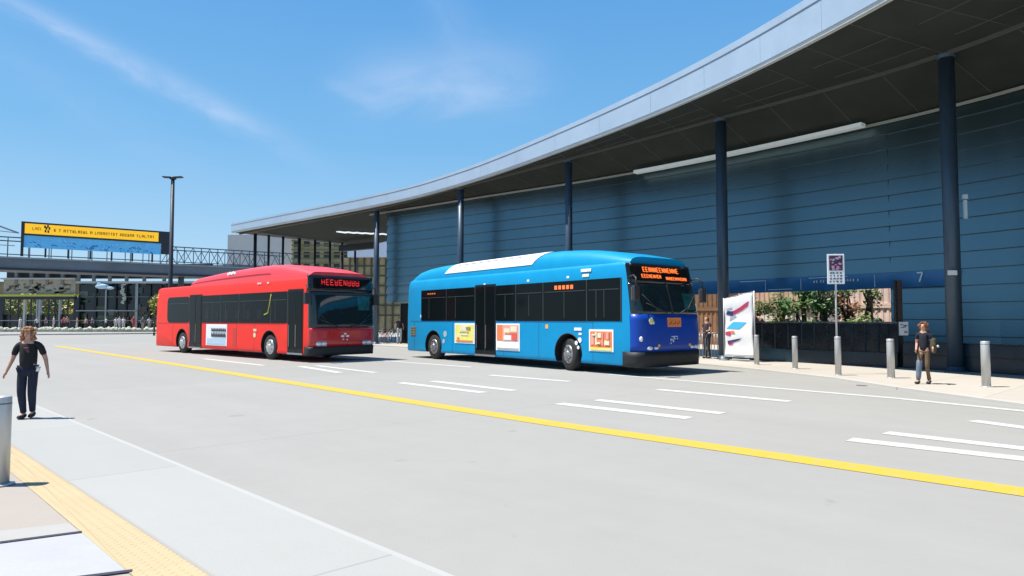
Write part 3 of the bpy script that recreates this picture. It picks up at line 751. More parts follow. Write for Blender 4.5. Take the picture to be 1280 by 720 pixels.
# ------------------------------------------------------------------ buses
def make_bus(kind):
    blue = kind == 'blue'
    L, W = 12.2, 2.56; HW = W / 2
    if blue:
        t = thing('city_bus', 'bright blue city bus with darker blue front, orange destination text and white roof panel', 'bus', group=None)
        body_m = mat('bus_paint_blue', (.002, .255, .50),   .45, 0, spec=.25, var=.05, vscale=2)
        front_m = mat('bus_paint_royal', (.004, .050, .34), .38, 0, spec=.3, coat=.08, var=.05, vscale=2)
        fair_m = body_m; HB, HR = 2.93, 3.38
    else:
        t = thing('city_bus', 'red city bus with raised red roof fairing and black windscreen', 'bus', group=None)
        body_m = mat('bus_paint_red', (.80, .030, .018), .45, 0, spec=.25, var=.05, vscale=2)
        front_m = mat('bus_paint_crimson', (.46, .008, .014), .28, 0, coat=.5, var=.05, vscale=2)
        fair_m = mat('bus_paint_rose', (.82, .05, .06), .40, 0, coat=.12, var=.04, vscale=2); HB, HR = 2.86, 3.36
    DP = .62 if blue else .42                           # depth of the rounded nose
    e = .42 if blue else .34
    def rake(z):
        return (max(0, z - 1.15) ** 1.5 * (.20 if blue else .07)) + (max(0, .75 - z) * .10)
    def front(a, z, off=0):
        """a in -1..1 across the nose: -1 is the kerb side"""
        an = a * PI / 2; ca, sa = math.cos(an), math.sin(an)
        x = L - DP + DP * abs(ca) ** e - rake(z) * abs(ca) ** .4
        y = HW * math.copysign(abs(sa) ** e, sa)
        nx, ny = math.cos(an) * .9 + .1 * (abs(ca) > .3), math.sin(an)
        nl = math.hypot(nx, ny) or 1
        return Vector((x + off * nx / nl, y + off * ny / nl, z))
    X0 = 0 if blue else -.85
    # body loft
    def ring(z, ins=0, rear=0):
        pts = []
        na = 15
        for k in range(-na, na + 1):
            p = front(k / na, z); p.x -= ins; p.y *= (HW - ins) / HW; pts.append(p)
        pr = .25
        for k in range(0, 7):                            # rear left corner then right
            a = PI / 2 * k / 6; pts.append(Vector((X0 + pr + ins + rear - math.sin(a) * pr, (HW - ins) - pr + math.cos(a) * pr, z)))
        for k in range(0, 7):
            a = PI / 2 * k / 6; pts.append(Vector((X0 + pr + ins + rear - math.cos(a) * pr, -(HW - ins) + pr - math.sin(a) * pr, z)))
        return pts
    zs = [(.25, .02, 0), (.31, 0, 0), (.9, 0, 0), (1.2, 0, 0), (1.6, 0, .01), (2.0, 0, .03), (2.54, 0, .06), (HB - .12, .02, .09), (HB - .05, .05, .11), (HB - .012, .10, .15), (HB, .17, .2)]
    b = B(); rings = [[b.m.verts.new(p) for p in ring(z, i, r)] for z, i, r in zs]
    n = len(rings[0])
    for r0, r1 in zip(rings, rings[1:]):
        for k in range(n): f = b.m.faces.new((r0[k], r0[(k + 1) % n], r1[(k + 1) % n], r1[k])); f.smooth = True
    b.m.faces.new(rings[0][::-1]); b.m.faces.new(rings[-1])
    XF, XR = L - 2.75, L - 2.75 - 7.35                   # axles
    tmp = b.build('tmp_body', body_m)
    for xx in (XF, XR):
        q = B().lathe([(.56, -2), (.56, 2)], 'Y', (xx, 0, .47), n=40); cut = q.build('tmp_cut', M['under'])
        md = tmp.modifiers.new('b', 'BOOLEAN'); md.object = cut; md.operation = 'DIFFERENCE'; md.solver = 'EXACT'
    # doors are cut in as shallow recesses
    doors = [(L - 1.50, L - .55), (XR + .75, XR + 1.9)] if not blue else [(L - .72, L - .70), (XR + 2.72, XR + 3.88)]
    cuts = [o for o in C.objects if o.name.startswith('tmp_cut')]
    body = evaluated(tmp, 'body', [body_m, M['under']], t)
    for f in body.data.polygons:
        c0 = f.center; f.material_index = 0
        for xx in (XF, XR):
            if math.hypot(c0.x - xx, c0.z - .47) < .562 and abs(f.normal.y) < .5 and abs(f.normal.x * (c0.x - xx) + f.normal.z * (c0.z - .47)) > .3: f.material_index = 1
    for c_ in cuts: bpy.data.objects.remove(c_)
    body.data.set_sharp_from_angle(angle=rad(40))
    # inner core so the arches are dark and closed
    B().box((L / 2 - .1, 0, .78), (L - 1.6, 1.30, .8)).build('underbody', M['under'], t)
    # lower skirt trim + bumper
    bp = B().shell(lambda u_, v_: front(-1 + 2 * u_, .22 + (.38 if blue else .30) * v_, .035), lambda u_, v_: front(-1 + 2 * u_, .22 + (.38 if blue else .30) * v_, -.03), 40, 3)
    bp.build('bumper', plain('bumper_black_' + kind, .010, .011, .012, .6, var=.2), t)
    z1 = .602 if blue else .522; ZBELT = 1.56 if blue else 1.14
    lowp = B().shell(lambda u_, v_: front(-.93 + 1.86 * u_, z1 + (ZBELT - z1) * v_, .012), lambda u_, v_: front(-.93 + 1.86 * u_, z1 + (ZBELT - z1) * v_, -.02), 36, 6)
    lowp.build('front_panel', front_m, t)
    HT = HB - (.20 if blue else .16)
    ws = B().shell(lambda u_, v_: front((-.90 if blue else -.93) + (1.8 if blue else 1.86) * u_, ZBELT + .01 + (2.35 - ZBELT) * v_, .015), lambda u_, v_: front(-.90 + 1.8 * u_, ZBELT + .01 + (2.35 - ZBELT) * v_, -.02), 36, 10)
    wso = ws.build('windscreen', mat('windscreen_glass_' + kind, (.010, .020, .024), .05, 0, coat=.2), t)
    zt_ = HB + .22 if blue else HB + .05
    # header housing the destination sign
    def hdr(u_, v_, o=.02):
        p = front((-.88 if blue else -.95) + (1.76 if blue else 1.90) * u_, 2.365 + (HB + (-.06 if blue else .06) - 2.365) * v_, o); return p
    hd = B().shell(lambda u_, v_: hdr(u_, v_), lambda u_, v_: hdr(u_, v_, -.06), 36, 5).build('sign_header', mat('sign_glass_' + kind, (.008, .009, .010), .1), t)
    # centre bar, wipers, tiny reflections of the interior
    fm = lambda a, z, o: front(a, z, o)
    def mm(a): return math.copysign((2 / PI) * math.asin(min(1, abs(a) / HW) ** (1 / e)), a)    # metres across to parameter
    if blue: B().bar(fm(0, ZBELT + .02, .02), fm(0, 2.36, .02), .04, .03).build('centre_bar', M['hub'], t)
    for s in (-1, 1):
        q = B(); p0 = fm(mm(s * .25), ZBELT + .02, .05); p1 = fm(mm(s * .95), ZBELT + .28, .05); q.tube([p0, p1], .014, 6); q.tube([fm(mm(s * .55), ZBELT + .07, .05), fm(mm(s * 1.02), ZBELT + .5, .05)], .012, 6); q.build('wiper', M['hub'], t)
    # teal patch painting a see-through reflection on the windscreen's far side
    za, zb2 = (ZBELT + .12, 2.12) if blue else (1.75, 2.22)
    q = B(); q.grid(lambda u_, v_: fm(mm(.52 + .50 * u_), za + (zb2 - za) * v_, .022), 6, 4)
    q.build('painted_window_view', mat('view_teal_' + kind, (.015, .085, .085), .12, var=.5, vscale=5), wso, recalc=False)
    # destination text
    rg = random.Random(7 if blue else 9); tx = B()
    def sign_text(y0, y1, z0, h):
        x = y0
        while x < y1:
            wd = h * rg.uniform(.5, .72); k = rg.randrange(5); s = h * .2
            segs = [((x, z0), (x, z0 + h))]
            if k in (0, 1): segs += [((x, z0 + h), (x + wd, z0 + h)), ((x, z0 + h / 2), (x + wd * .8, z0 + h / 2)), ((x, z0), (x + wd, z0))]
            if k in (2, 3): segs += [((x + wd, z0), (x + wd, z0 + h)), ((x, z0 + h / 2), (x + wd, z0 + h / 2))]
            if k == 3: segs += [((x, z0), (x + wd, z0))]
            if k == 4: segs += [((x, z0 + h), (x + wd, z0)), ((x + wd, z0), (x + wd, z0 + h))]
            for (xa, za), (xb, zb_) in segs: tx.bar(fm(mm(xa), za, .026), fm(mm(xb), zb_, .026), .012, s)
            x += wd + h * .38
    if blue:
        sign_text(-.78, .62, 2.66, .115); sign_text(-.88, -.2, 2.50, .085); sign_text(.05, .90, 2.47, .075)
        tcol = mat('led_orange', (.4, .08, .01), .6, emis=(1, .18, .03), es=.70)
    else:
        sign_text(-.86, .62, 2.60, .17); tcol = mat('led_red', (.35, .01, .01), .6, emis=(1, .03, .04), es=.35)
    tx.build('lettering', tcol, hd)
    # side glass and doors (kerb side = -y, plus plain far side)
    gb_, gt = (1.38, 2.50) if blue else (1.30, 2.40)
    def inset(z): return 0 if z < 2.54 else .02 * (z - 2.54) / .2
    yS = -HW
    def side_poly(x0, x1, z0, z1, out=.012, yy=None, r=0, name='window', m=None, par_=None, skew=0):
        s = -1 if yy is None or yy < 0 else 1
        pts = []
        rc = r or .001
        for (cx, cz, a0) in ((x1 - rc, z1 - rc, 0), (x0 + rc, z1 - rc, 90), (x0 + rc, z0 + rc, 180), (x1 - rc, z0 + rc, 270)):
            for k in range(5 if r else 1):
                a = rad(a0 + 22.5 * k); pts.append((cx + rc * math.cos(a), cz + rc * math.sin(a)))
        q = B(); A_ = []; D_ = []
        for (x, z) in pts:
            y = HW - inset(z)
            A_.append(q.m.verts.new((x, s * (y + out), z))); D_.append(q.m.verts.new((x, s * (y - .03), z)))
        q.m.faces.new(A_); q.m.faces.new(D_[::-1])
        for i in range(len(A_)): j = (i + 1) % len(A_); q.m.faces.new((A_[i], A_[j], D_[j], D_[i]))
        return q.build(name, m or M['glass'], par_ or t)
    for s in (-1, 1):
        if blue:
            rear_win = (XR - .55, doors[1][0] - .02); fr = [(doors[1][1] + .02, XF - 1.72 + .1), (XF - 1.6, XF - .25), (XF - .23, XF + .98)]
            edges = [(XR - .88, XR + .9), (XR + .92, XR + 2.70), (XR + 3.90, XR + 4.95), (XR + 4.97, XR + 6.27), (XR + 6.29, XR + 8.13), (XR + 8.15, L - .69)]
        else:
            edges = [(XR - 1.55, doors[1][0] - .03), (doors[1][1] + .03, doors[1][1] + 1.7), (doors[1][1] + 1.72, doors[1][1] + 3.2), (doors[1][1] + 3.22, XF + .1), (XF + .12, doors[0][0] - .03)]
        for k, (x0, x1) in enumerate(edges):
            wn = side_poly(x0, x1, gb_, gt, yy=s, r=(.22 if (not blue and k == 0) else .04))
            if s < 0:
                side_poly(x0 + .06, x1 - .06, gt - .30, gt - .275, .02, yy=s, name='transom', m=M['hub'], par_=wn)
                side_poly(x1 - .012, x1 + .022, gb_, gt, .018, yy=s, name='mullion', m=plain('mullion', .03, .032, .035, .4), par_=wn)
        if s > 0:
            continue
    for k, (x0, x1) in enumerate(doors):
        if x1 - x0 < .1: continue
        dm = mat('door_frame_' + kind + str(k), (.012, .014, .015), .4, spec=.15) 
        dz0 = .30
        d_ = side_poly(x0, x1, dz0, gt + .06, .016, name='door', m=dm)
        xm = (x0 + x1) / 2
        for (a_, c_) in ((x0 + .06, xm - .04), (xm + .04, x1 - .06)):
            side_poly(a_, c_, dz0 + .14, gt - .02, .022, name='door_glass', par_=d_, r=.03)
            side_poly(a_ + .03 if a_ < xm else a_, a_ + .055 if a_ < xm else a_ + .025, dz0 + .2, 1.25, .035, name='grab_rail', m=M['chrome'], par_=d_)
        side_poly(xm - .015, xm + .015, dz0, gt + .05, .026, name='door_seal', m=M['rubber'], par_=d_)
        side_poly(x0, x1, dz0 - .06, dz0, .03, name='step_edge', m=M['chrome'], par_=d_)
    # poles and grab rails dimly visible behind the side glass
    q = B(); gp = random.Random(31)
    for x in ([XR - .3, XR + 1.5, XR + 4.4, XR + 5.6, XR + 7.2, XR + 8.5, XR + 8.8] if blue else [XR + 2.4, XR + 2.9, XR + 4.0, XR + 5.5, XF + .4]):
        q.box((x, -HW - .0145, (gb_ + gt) / 2 - .1), (.03, .003, gt - gb_ - .35 - gp.random() * .2))
    q.build('pole', mat('pole_dim_' + kind, (.035, .042, .042), .4, spec=.2), t)
    # skirt panel lines
    for x in ([XR - 1.4, XR + 1.3, XR + 4.3, XF - 1.3, XF + 1.0] if blue else [XR - .95, XR + 2.2, XR + 4.9, XF - 1.1]):
        side_poly(x, x + .012, .31, gb_ - .03, .003, name='panel_gap', m=M['hub'])
    side_poly(X0 + .35, L - 1.7, gb_ - .03, gb_ - .015, .006, name='waist_trim', m=plain('waist_' + kind, *( (.02, .12, .32) if blue else (.30, .01, .02)), .5))
    # arch rims
    for xx in (XF, XR):
        q = B()
        pts = [Vector((xx + .565 * math.cos(a), -HW - .004, .47 + .565 * math.sin(a))) for a in [rad(-6 + 192 * k / 24) for k in range(25)]]
        q.tube(pts, .014, 6); q.build('arch_trim', M['rubber'], t)
    # wheels
    for xx in (XF, XR):
        for s in (-1, 1):
            st_ = .0
            wl = B().lathe([(.30, -.14), (.44, -.145), (.485, -.11), (.495, -.04), (.495, .04), (.485, .11), (.44, .145), (.30, .14)], 'Y', (0, 0, 0), n=36).build('wheel', M['rubber'], t)
            wl.location = (xx, s * (HW - .175), .455); wl.scale = (.92, 1, .92)
            if blue and xx == XF: wl.rotation_euler = (0, 0, rad(-14))
            q = B().lathe([(.30, 0), (.29, .02), (.25, .05), (.21, .055), (.18, .03), (.12, .03), (.11, .08), (.07, .09), (.01, .09)], 'Y', (0, 0, 0), n=30)
            for k in range(10):
                a = 2 * PI * k / 10; q.tube([(.155 * math.cos(a), .02, .155 * math.sin(a)), (.155 * math.cos(a), .075, .155 * math.sin(a))], .014, 6)
            rm = q.build('rim', M['rim'] if not blue else mat('rim_grey', (.28, .28, .28), .4, .6, var=.2, vscale=9), wl)
            rm.location = (0, s * .12, 0)
            if s < 0: rm.rotation_euler = (0, 0, PI); 
            for k in range(8):
                pass
            q = B()
            for k in range(8):
                a = 2 * PI * (k + .5) / 8; q.lathe([(.028, 0), (.028, .004)], 'Y', (.23 * math.cos(a), .054, .23 * math.sin(a)), n=10)
            ho = q.build('hand_hole', M['hub'], wl); ho.location = (0, s * .12, 0)
            if s < 0: ho.rotation_euler = (0, 0, PI)
    # headlights
    for s in (-1, 1):
        for a0, zz, r0 in (((.93, .70, .09), (.72, .70, .07)) if blue else ((1.0, .62, .10), (.80, .62, .09))):
            c0 = fm(mm(s * min(a0, HW * .93)), zz, .02)
            q = B().ball(c0, (.05, r0 * 1.15, r0 * .6)); q.build('headlight', M['lamp'], t)
        if blue:
            c0 = fm(mm(s * 1.16), .93, .015); B().ball(c0, (.05, .05, .07)).build('headlight', M['lamp'], t)
            c0 = fm(mm(s * .62), .76, .015); B().ball(c0, (.02, .05, .04)).build('indicator', M['amber'], t)
        else:
            q = B().bar(fm(mm(s * .72), .62, .012), fm(mm(s * 1.08), .62, .012), .03, .16); q.build('headlight_surround', M['chrome'], t)
    # front emblem and plate
    if blue:
        q = B().bar(fm(mm(-.27), 1.35, .02), fm(mm(.27), 1.35, .02), .02, .24); pl = q.build('notice_plate', mat('plate_orange', (.75, .22, .06), .5), t)
        q = B()
        for k in range(6): q.bar(fm(mm(-.21 + .075 * k), 1.31, .034), fm(mm(-.17 + .075 * k), 1.31 + .09 * (k % 2), .034), .004, .03)
        q.bar(fm(mm(-.23), 1.43, .034), fm(mm(.23), 1.43, .034), .004, .02); q.build('plate_mark', plain('plate_ink', .25, .05, .03, .6), pl)
        q = B()
        for k in range(9): q.ball(fm(mm(rg.uniform(-.18, .18)), .80 + rg.uniform(0, .16), .016), (.012, .028, .022), 8, 6)
        q.build('emblem', plain('emblem_silver', .55, .6, .65, .4), t)
        q = B(); q.bar(fm(mm(-.14), .985, .016), fm(mm(.12), .985, .016), .01, .02); q.build('lettering', M['letters'], t)
        q = B().ball(fm(mm(-.86), 1.38, .014), (.02, .09, .09)); q.ball(fm(mm(-.80), 1.34, .018), (.02, .05, .04)); q.build('sticker', mat('sticker_yellow', (.72, .66, .28), .5), t)
    else:
        q = B()
        for a, z, r0 in ((-.10, .86, .07), (.10, .86, .07), (0, .94, .06), (-.07, .75, .04), (.08, .74, .04)):
            q.ball(fm(mm(a), z, .012), (.012, r0, r0 * .5), 10, 6)
        q.build('emblem', M['decal'], t)
    # mirrors
    for s in (-1, 1):
        q = B(); z = 2.2 if blue else 2.25
        p0 = Vector((L - .45, s * HW * .97, z + .3)); ro = .20 if s < 0 else .03; p1 = Vector((L + .02 - .1 * (s > 0), s * (HW + ro), z + .25)); p2 = Vector((L + .02 - .1 * (s > 0), s * (HW + ro + .02), z + .05))
        q.tube([p0, (p0 + p1) / 2 + Vector((.04, 0, .06)), p1, p2], .022, 7); mo = q.build('mirror', M['hub'], t)
        B().box(p2 + Vector((0, 0, -.18)), (.12, .20, .38)).build('mirror_head', M['hub'], mo, bevel=.03)
        B().box(p2 + Vector((-.065, 0, -.18)), (.006, .16, .32)).build('mirror_glass', M['lamp'], mo)
    # roof fairing
    if blue:
        def fair(x):                                    # half width and height along the roof
            t_ = x / L
            pts = [(.0, 2.88), (.03, 3.08), (.07, 3.28), (.13, 3.38), (.24, 3.42), (.66, 3.46), (.74, 3.44), (.85, 3.33), (.93, 3.14), (1.0, 2.95)]
            for (a0, z0_), (a1, z1_) in zip(pts, pts[1:]):
                if t_ <= a1: return z0_ + (z1_ - z0_) * (t_ - a0) / (a1 - a0)
            return pts[-1][1]
        xs_ = [.12, .25, .45, .8, 1.3, 2, 3, 4.5, 6, 7.5, 8.6, 9.4, 10.1, 10.7, 11.2, 11.5, 11.7]
        base = 2.74
    else:
        def fair(x):
            pts = [(2.5, 2.86), (2.75, 3.08), (3.1, 3.19), (5.2, 3.33), (7, 3.40), (8.6, 3.44), (9.8, 3.40), (11.0, 3.24), (11.9, 3.04)]
            if x <= pts[0][0]: return pts[0][1]
            for (a0, z0_), (a1, z1_) in zip(pts, pts[1:]):
                if x <= a1: return z0_ + (z1_ - z0_) * (x - a0) / (a1 - a0)
            return pts[-1][1]
        xs_ = [2.5, 2.6, 2.75, 2.9, 3.1, 3.6, 4.4, 5.5, 6.5, 7.5, 8.3, 9.1, 9.8, 10.4, 11.0, 11.5, 11.85]
        base = 2.74
    def fsec(x, j, m_=18):
        """rounded section from kerb side eave over the top"""
        h = fair(x) - base; hwf = HW - .065
        if blue and x > L - 1.2: hwf *= 1 - .16 * ((x - (L - 1.2)) / 1.2) ** 2
        if blue and x < .8: hwf *= 1 - .12 * ((.8 - x) / .8) ** 2
        if not blue and x > L - .6: hwf *= 1 - .04 * ((x - (L - .6)) / .6)
        a = PI * j / m_; ee = .34 if blue else .27
        if not blue: hwf -= .03
        return Vector((x, -hwf * math.copysign(abs(math.cos(a)) ** ee, math.cos(a)), base + h * abs(math.sin(a)) ** (.62 if blue else .48)))
    fb = B(); m_ = 18
    g = [[fb.m.verts.new(fsec(x, j)) for j in range(m_ + 1)] for x in xs_]
    for i in range(len(xs_) - 1):
        for j in range(m_): f = fb.m.faces.new((g[i][j], g[i + 1][j], g[i + 1][j + 1], g[i][j + 1])); f.smooth = True
    for r0 in (g[0], g[-1]): fb.m.faces.new(r0)
    for i in range(len(xs_) - 1): fb.m.faces.new((g[i][0], g[i][-1], g[i + 1][-1], g[i + 1][0]))
    fo = fb.build('roof_fairing', fair_m, t); fo.data.set_sharp_from_angle(angle=rad(50))
    def fpatch(x0, x1, j0, j1, off, m, name, parent, nx=10, skew=0):
        q = B()
        def fn(u_, v_):
            x = x0 + (x1 - x0) * u_ + skew * v_; j = j0 + (j1 - j0) * v_
            x = max(.13, min(11.8, x)); p = fsec(x, j); c0 = Vector((x, 0, base)); return p + (p - c0).normalized() * off
        q.grid(fn, nx, 8); return q.build(name, m, parent, recalc=False)
    if blue:
        wp = fpatch(2.75, 7.75, 1.6, 9, .014, mat('roof_panel_white', (.72, .72, .72), .6), 'roof_panel', fo, 24, skew=.8)
        q = B()
        for k in range(9):
            x = 3.6 + k * .42; p = fsec(x, 4.6); q.box(p + Vector((0, -.02, .014)), (.22, .03, .05))
        q.build('faint_lettering', plain('faint_grey', .55, .55, .55, .6), wp)
        fs = fpatch(.15, .16, 2, 16, .01, body_m, 'rear_cap', fo, 1)
    else:
        fpatch(2.7, 9.3, 1.15, 1.45, .012, mat('fairing_groove', (.36, .008, .01), .4), 'groove', fo, 20)
    # side markers, decals, adverts
    def rect_decal(x0, x1, z0, z1, m, name, par_=None, out=.008): return side_poly(x0, x1, z0, z1, out, name=name, m=m, par_=par_)
    rg = random.Random(12)
    def advert(x0, x1, z0, z1, base_m, blocks, border=True):
        o = rect_decal(x0, x1, z0, z1, M['decal'], 'advert', out=.016)
        rect_decal(x0 + .05, x1 - .05, z0 + .05, z1 - .05, base_m, 'poster', o, .021)
        for k, (a0, a1, c0, c1, m) in enumerate(blocks):
            rect_decal(x0 + (x1 - x0) * a0, x0 + (x1 - x0) * a1, z0 + (z1 - z0) * c0, z0 + (z1 - z0) * c1, m, 'poster_shape', o, .025 + .003 * (k + 1))
        return o
    if blue:
        yl = mat('poster_yellow', (.72, .66, .08), .5, col2=(.80, .74, .30), vscale=4); cr = plain('poster_cream', .75, .70, .50, .5); orr = plain('poster_orange', .80, .20, .06, .5); pk = plain('poster_pink', .78, .35, .28, .5); ink = plain('poster_ink', .30, .24, .06, .6)
        advert(XR + 1.46, XR + 2.70, .62, 1.30, yl, [(.3, .7, .62, .9, cr), (.28, .72, .52, .56, ink), (.32, .68, .40, .50, cr), (.10, .9, .10, .16, orr), (.15, .25, .2, .3, orr), (.6, .8, .70, .82, ink)])
        advert(XR + 3.92, XR + 5.15, .46, 1.30, M['decal'], [(.05, .30, .36, .95, orr), (.30, .95, .36, .95, pk), (.36, .60, .60, .82, cr), (.64, .9, .70, .90, cr), (.36, .66, .40, .56, M['decal']), (.7, .9, .40, .62, plain('poster_red', .72, .10, .08, .5)), (.4, .9, .63, .67, orr), (.05, .95, .10, .12, cr)])
        a3 = advert(XR + 8.22, XR + 9.14, .58, 1.16, orr, [(.06, .94, .06, .18, yl), (.1, .22, .3, .8, pk), (.28, .34, .3, .88, cr), (.38, .52, .62, .84, cr), (.55, .6, .28, .86, pk), (.66, .86, .3, .5, cr), (.74, .84, .56, .88, pk), (.16, .3, .72, .78, cr), (.36, .5, .34, .42, cr)])
        for x, z in ((5.3, 2.54), (7.6, 2.56), (9.4, 2.58)): rect_decal(x, x + .10, z, z + .06, M['decal'], 'side_marker')
        rect_decal(10.0, 10.4, 2.72, 2.80, M['decal'], 'lettering', out=.03); rect_decal(10.06, 10.32, 2.58, 2.66, mat('badge', (.75, .72, .5), .5), 'badge', out=.02)
        q = B(); 
        for k in range(6): q.box((1.55 + .12 * k, -HW - .01 + .04, 2.50 + .03 * (k % 2)), (.06, .02, .12 + .05 * (k % 3)))
        q.build('lettering', M['decal'], t)
        for x, z, w_, h_ in ((9.72, 1.12, .30, .08), (9.9, 1.0, .12, .06)): rect_decal(x, x + w_, z, z + h_, M['decal'], 'lettering', out=.012)
        q = B()
        for x, z, r0 in ((9.94, .86, .075), (9.80, .78, .06), (9.88, .66, .05), (9.78, .58, .045)): q.lathe([(r0, 0), (r0, .008)], 'Y', (x, -HW - .012, z), 14)
        q.build('safety_sticker', M['decal'], t)
        rect_decal(XF - .98, XF - .86, 1.16, 1.28, M['amber'], 'side_marker'); rect_decal(1.15, 1.25, 1.50, 1.60, M['decal'], 'side_marker')
        q = B()
        for x, z, w_, h_ in ((2.92, .92, .22, .38), (2.82, .66, .16, .14)): q.lathe([(w_ / 2, 0), (w_ / 2, .006)], 'Y', (x, -HW - .010, z), 16)
        q.build('graphic', mat('graphic_tan', (.38, .45, .45), .5), t)
        q = rect_decal(.42, .82, .80, 1.18, plain('vent_grille', .16, .20, .12, .6), 'vent')
        for k in range(4): rect_decal(.44, .80, .84 + .09 * k, .87 + .09 * k, M['chrome'], 'vent_slat', q, .02)
        B().ball((.30, -HW + .06, 2.56), (.05, .05, .05)).build('tail_lamp', M['lamp'], t)
        # route number display behind the window glass
        q = B(); x = 8.95
        for k in range(5): q.box((x + .17 * k, -HW - .018, 2.33), (.11, .008, .11)); 
        q.build('side_route_display', mat('led_side', (.4, .08, .02), .6, emis=(1, .16, .03), es=.8), t)
        q = B()
        for k in range(4): q.box((1.75 + .15 * k, -HW - .018, 2.36), (.10, .008, .05))
        q.build('side_route_display', mat('led_dim', (.35, .08, .02), .6, emis=(1, .16, .03), es=.25), t)
    else:
        wh = mat('poster_pale', (.72, .76, .80), .5); ink = plain('poster_black', .04, .045, .06, .6); bl = plain('poster_blue', .40, .55, .66, .5)
        o = advert(XR + 2.35, XR + 4.15, .40, 1.24, wh, [(.06, .94, .06, .34, bl)])
        q = B(); g2 = random.Random(5)
        for row, (z, h) in enumerate(((.96, .13), (.74, .17))):
            x = XR + 2.85
            while x < XR + 4.0:
                wd = h * g2.uniform(.5, .8); q.box((x + wd / 2, -HW - .036, z + h / 2), (wd, .004, h * .3)); q.box((x + .03, -HW - .037, z + h / 2), (.05, .004, h)); q.box((x + wd - .02, -HW - .038, z + h * .4), (.05, .004, h * .8)); x += wd + .035
        q.build('poster_lettering', ink, o)
        q = B().lathe([(.09, 0), (.09, .006)], 'Y', (XF - 1.05, -HW - .010, .86), 16); q.box((XF - 1.02, -HW - .012, 1.04), (.22, .006, .09)); q.build('decal', mat('decal_gold', (.75, .62, .35), .5), t)
        q = B()
        for k in range(5): q.box(fsec(6.0 + .14 * k, 3.0) + Vector((0, -.02, .02 + .03 * (k % 2))), (.12, .03, .10))
        q.build('emblem', M['decal'], fo)
        q = B()
        for x in (8.6, 8.75, 9.3): q.box((x, -HW + .02, 2.74), (.10, .05, .06))
        q.build('marker_lamp', M['lamp'], t)
        rect_decal(XR + 4.6, XR + 4.9, .42, 1.1, plain('red_shade_panel', .52, .03, .02, .5), 'access_panel', out=.004)
        # yellow handrail and seat shapes seen through the glass
        q = B(); q.tube([(XF - .35, -HW - .014, 1.60), (XF - .10, -HW - .014, 1.66), (XF + .02, -HW - .014, 2.0), (XF + .12, -HW - .014, 2.32)], .02, 6); q.build('handrail', mat('handrail_yellow', (.6, .55, .05), .5), t)
        rect_decal(X0 + .34, X0 + .40, 2.4, 2.6, M['amber'], 'tail_lamp')
    # seats and passenger shapes faintly visible
    q = B(); g3 = random.Random(2)
    for k in range(0 if blue else 6):
        x = XR + 2.4 + k * .85
        if x > doors[0][0] - .4 or k * .85 + 2.4 < 3.95 and blue: continue
        q.box((x, -HW - .013, 1.62), (.34, .004, .34))
    if not blue: q.build('seat_back', mat('seat_dim_' + kind, (.008, .012, .014), .3, spec=.12), t)
    return t, XF, XR

S = 1.135
def place_bus(t, XF, XR, pf, pr):
    """stand the kerb-side wheels on two spots of the road"""
    A, Bp = P(*pf), P(*pr); d = (A - Bp); L = d.length; d.normalize()
    rz = math.atan2(d.y, d.x); s = L / (XF - XR)
    n = Vector((d.y, -d.x, 0))                           # kerb side direction
    org = A - d * XF * s - n * (1.28 - .08) * s
    t.location = org; t.rotation_euler = (0, 0, rz); t.scale = (s, S, S)
    return s
tb, xf, xr = make_bus('blue'); sb = place_bus(tb, xf, xr, (714, 463.2), (545, 448.8))
tr, xf, xr = make_bus('red'); sr = place_bus(tr, xf, xr, (338.5, 449.6), (229, 441.2))
print('bus length scale', sb, sr)

# ------------------------------------------------------------------ people
SKIN = mat('skin', (.50, .27, .19), .55, var=.08, vscale=12)
def skinned(name, verts, edges, radii, m, parent, sub=1, root=0):
    me = bpy.data.meshes.new('tmp'); me.from_pydata([Vector(v) for v in verts], edges, [])
    o = bpy.data.objects.new('tmp_skin', me); C.objects.link(o)
    md = o.modifiers.new('s', 'SKIN'); md.use_smooth_shade = True
    lay = me.skin_vertices[0].data if me.skin_vertices else None
    if lay is None:
        bpy.context.view_layer.objects.active = o
    for i, r in enumerate(radii):
        r = (r, r) if isinstance(r, (int, float)) else r
        lay[i].radius = r; lay[i].use_root = (i == root)
    if sub: sb_ = o.modifiers.new('u', 'SUBSURF'); sb_.levels = sub; sb_.render_levels = sub
    return evaluated(o, name, m, parent)
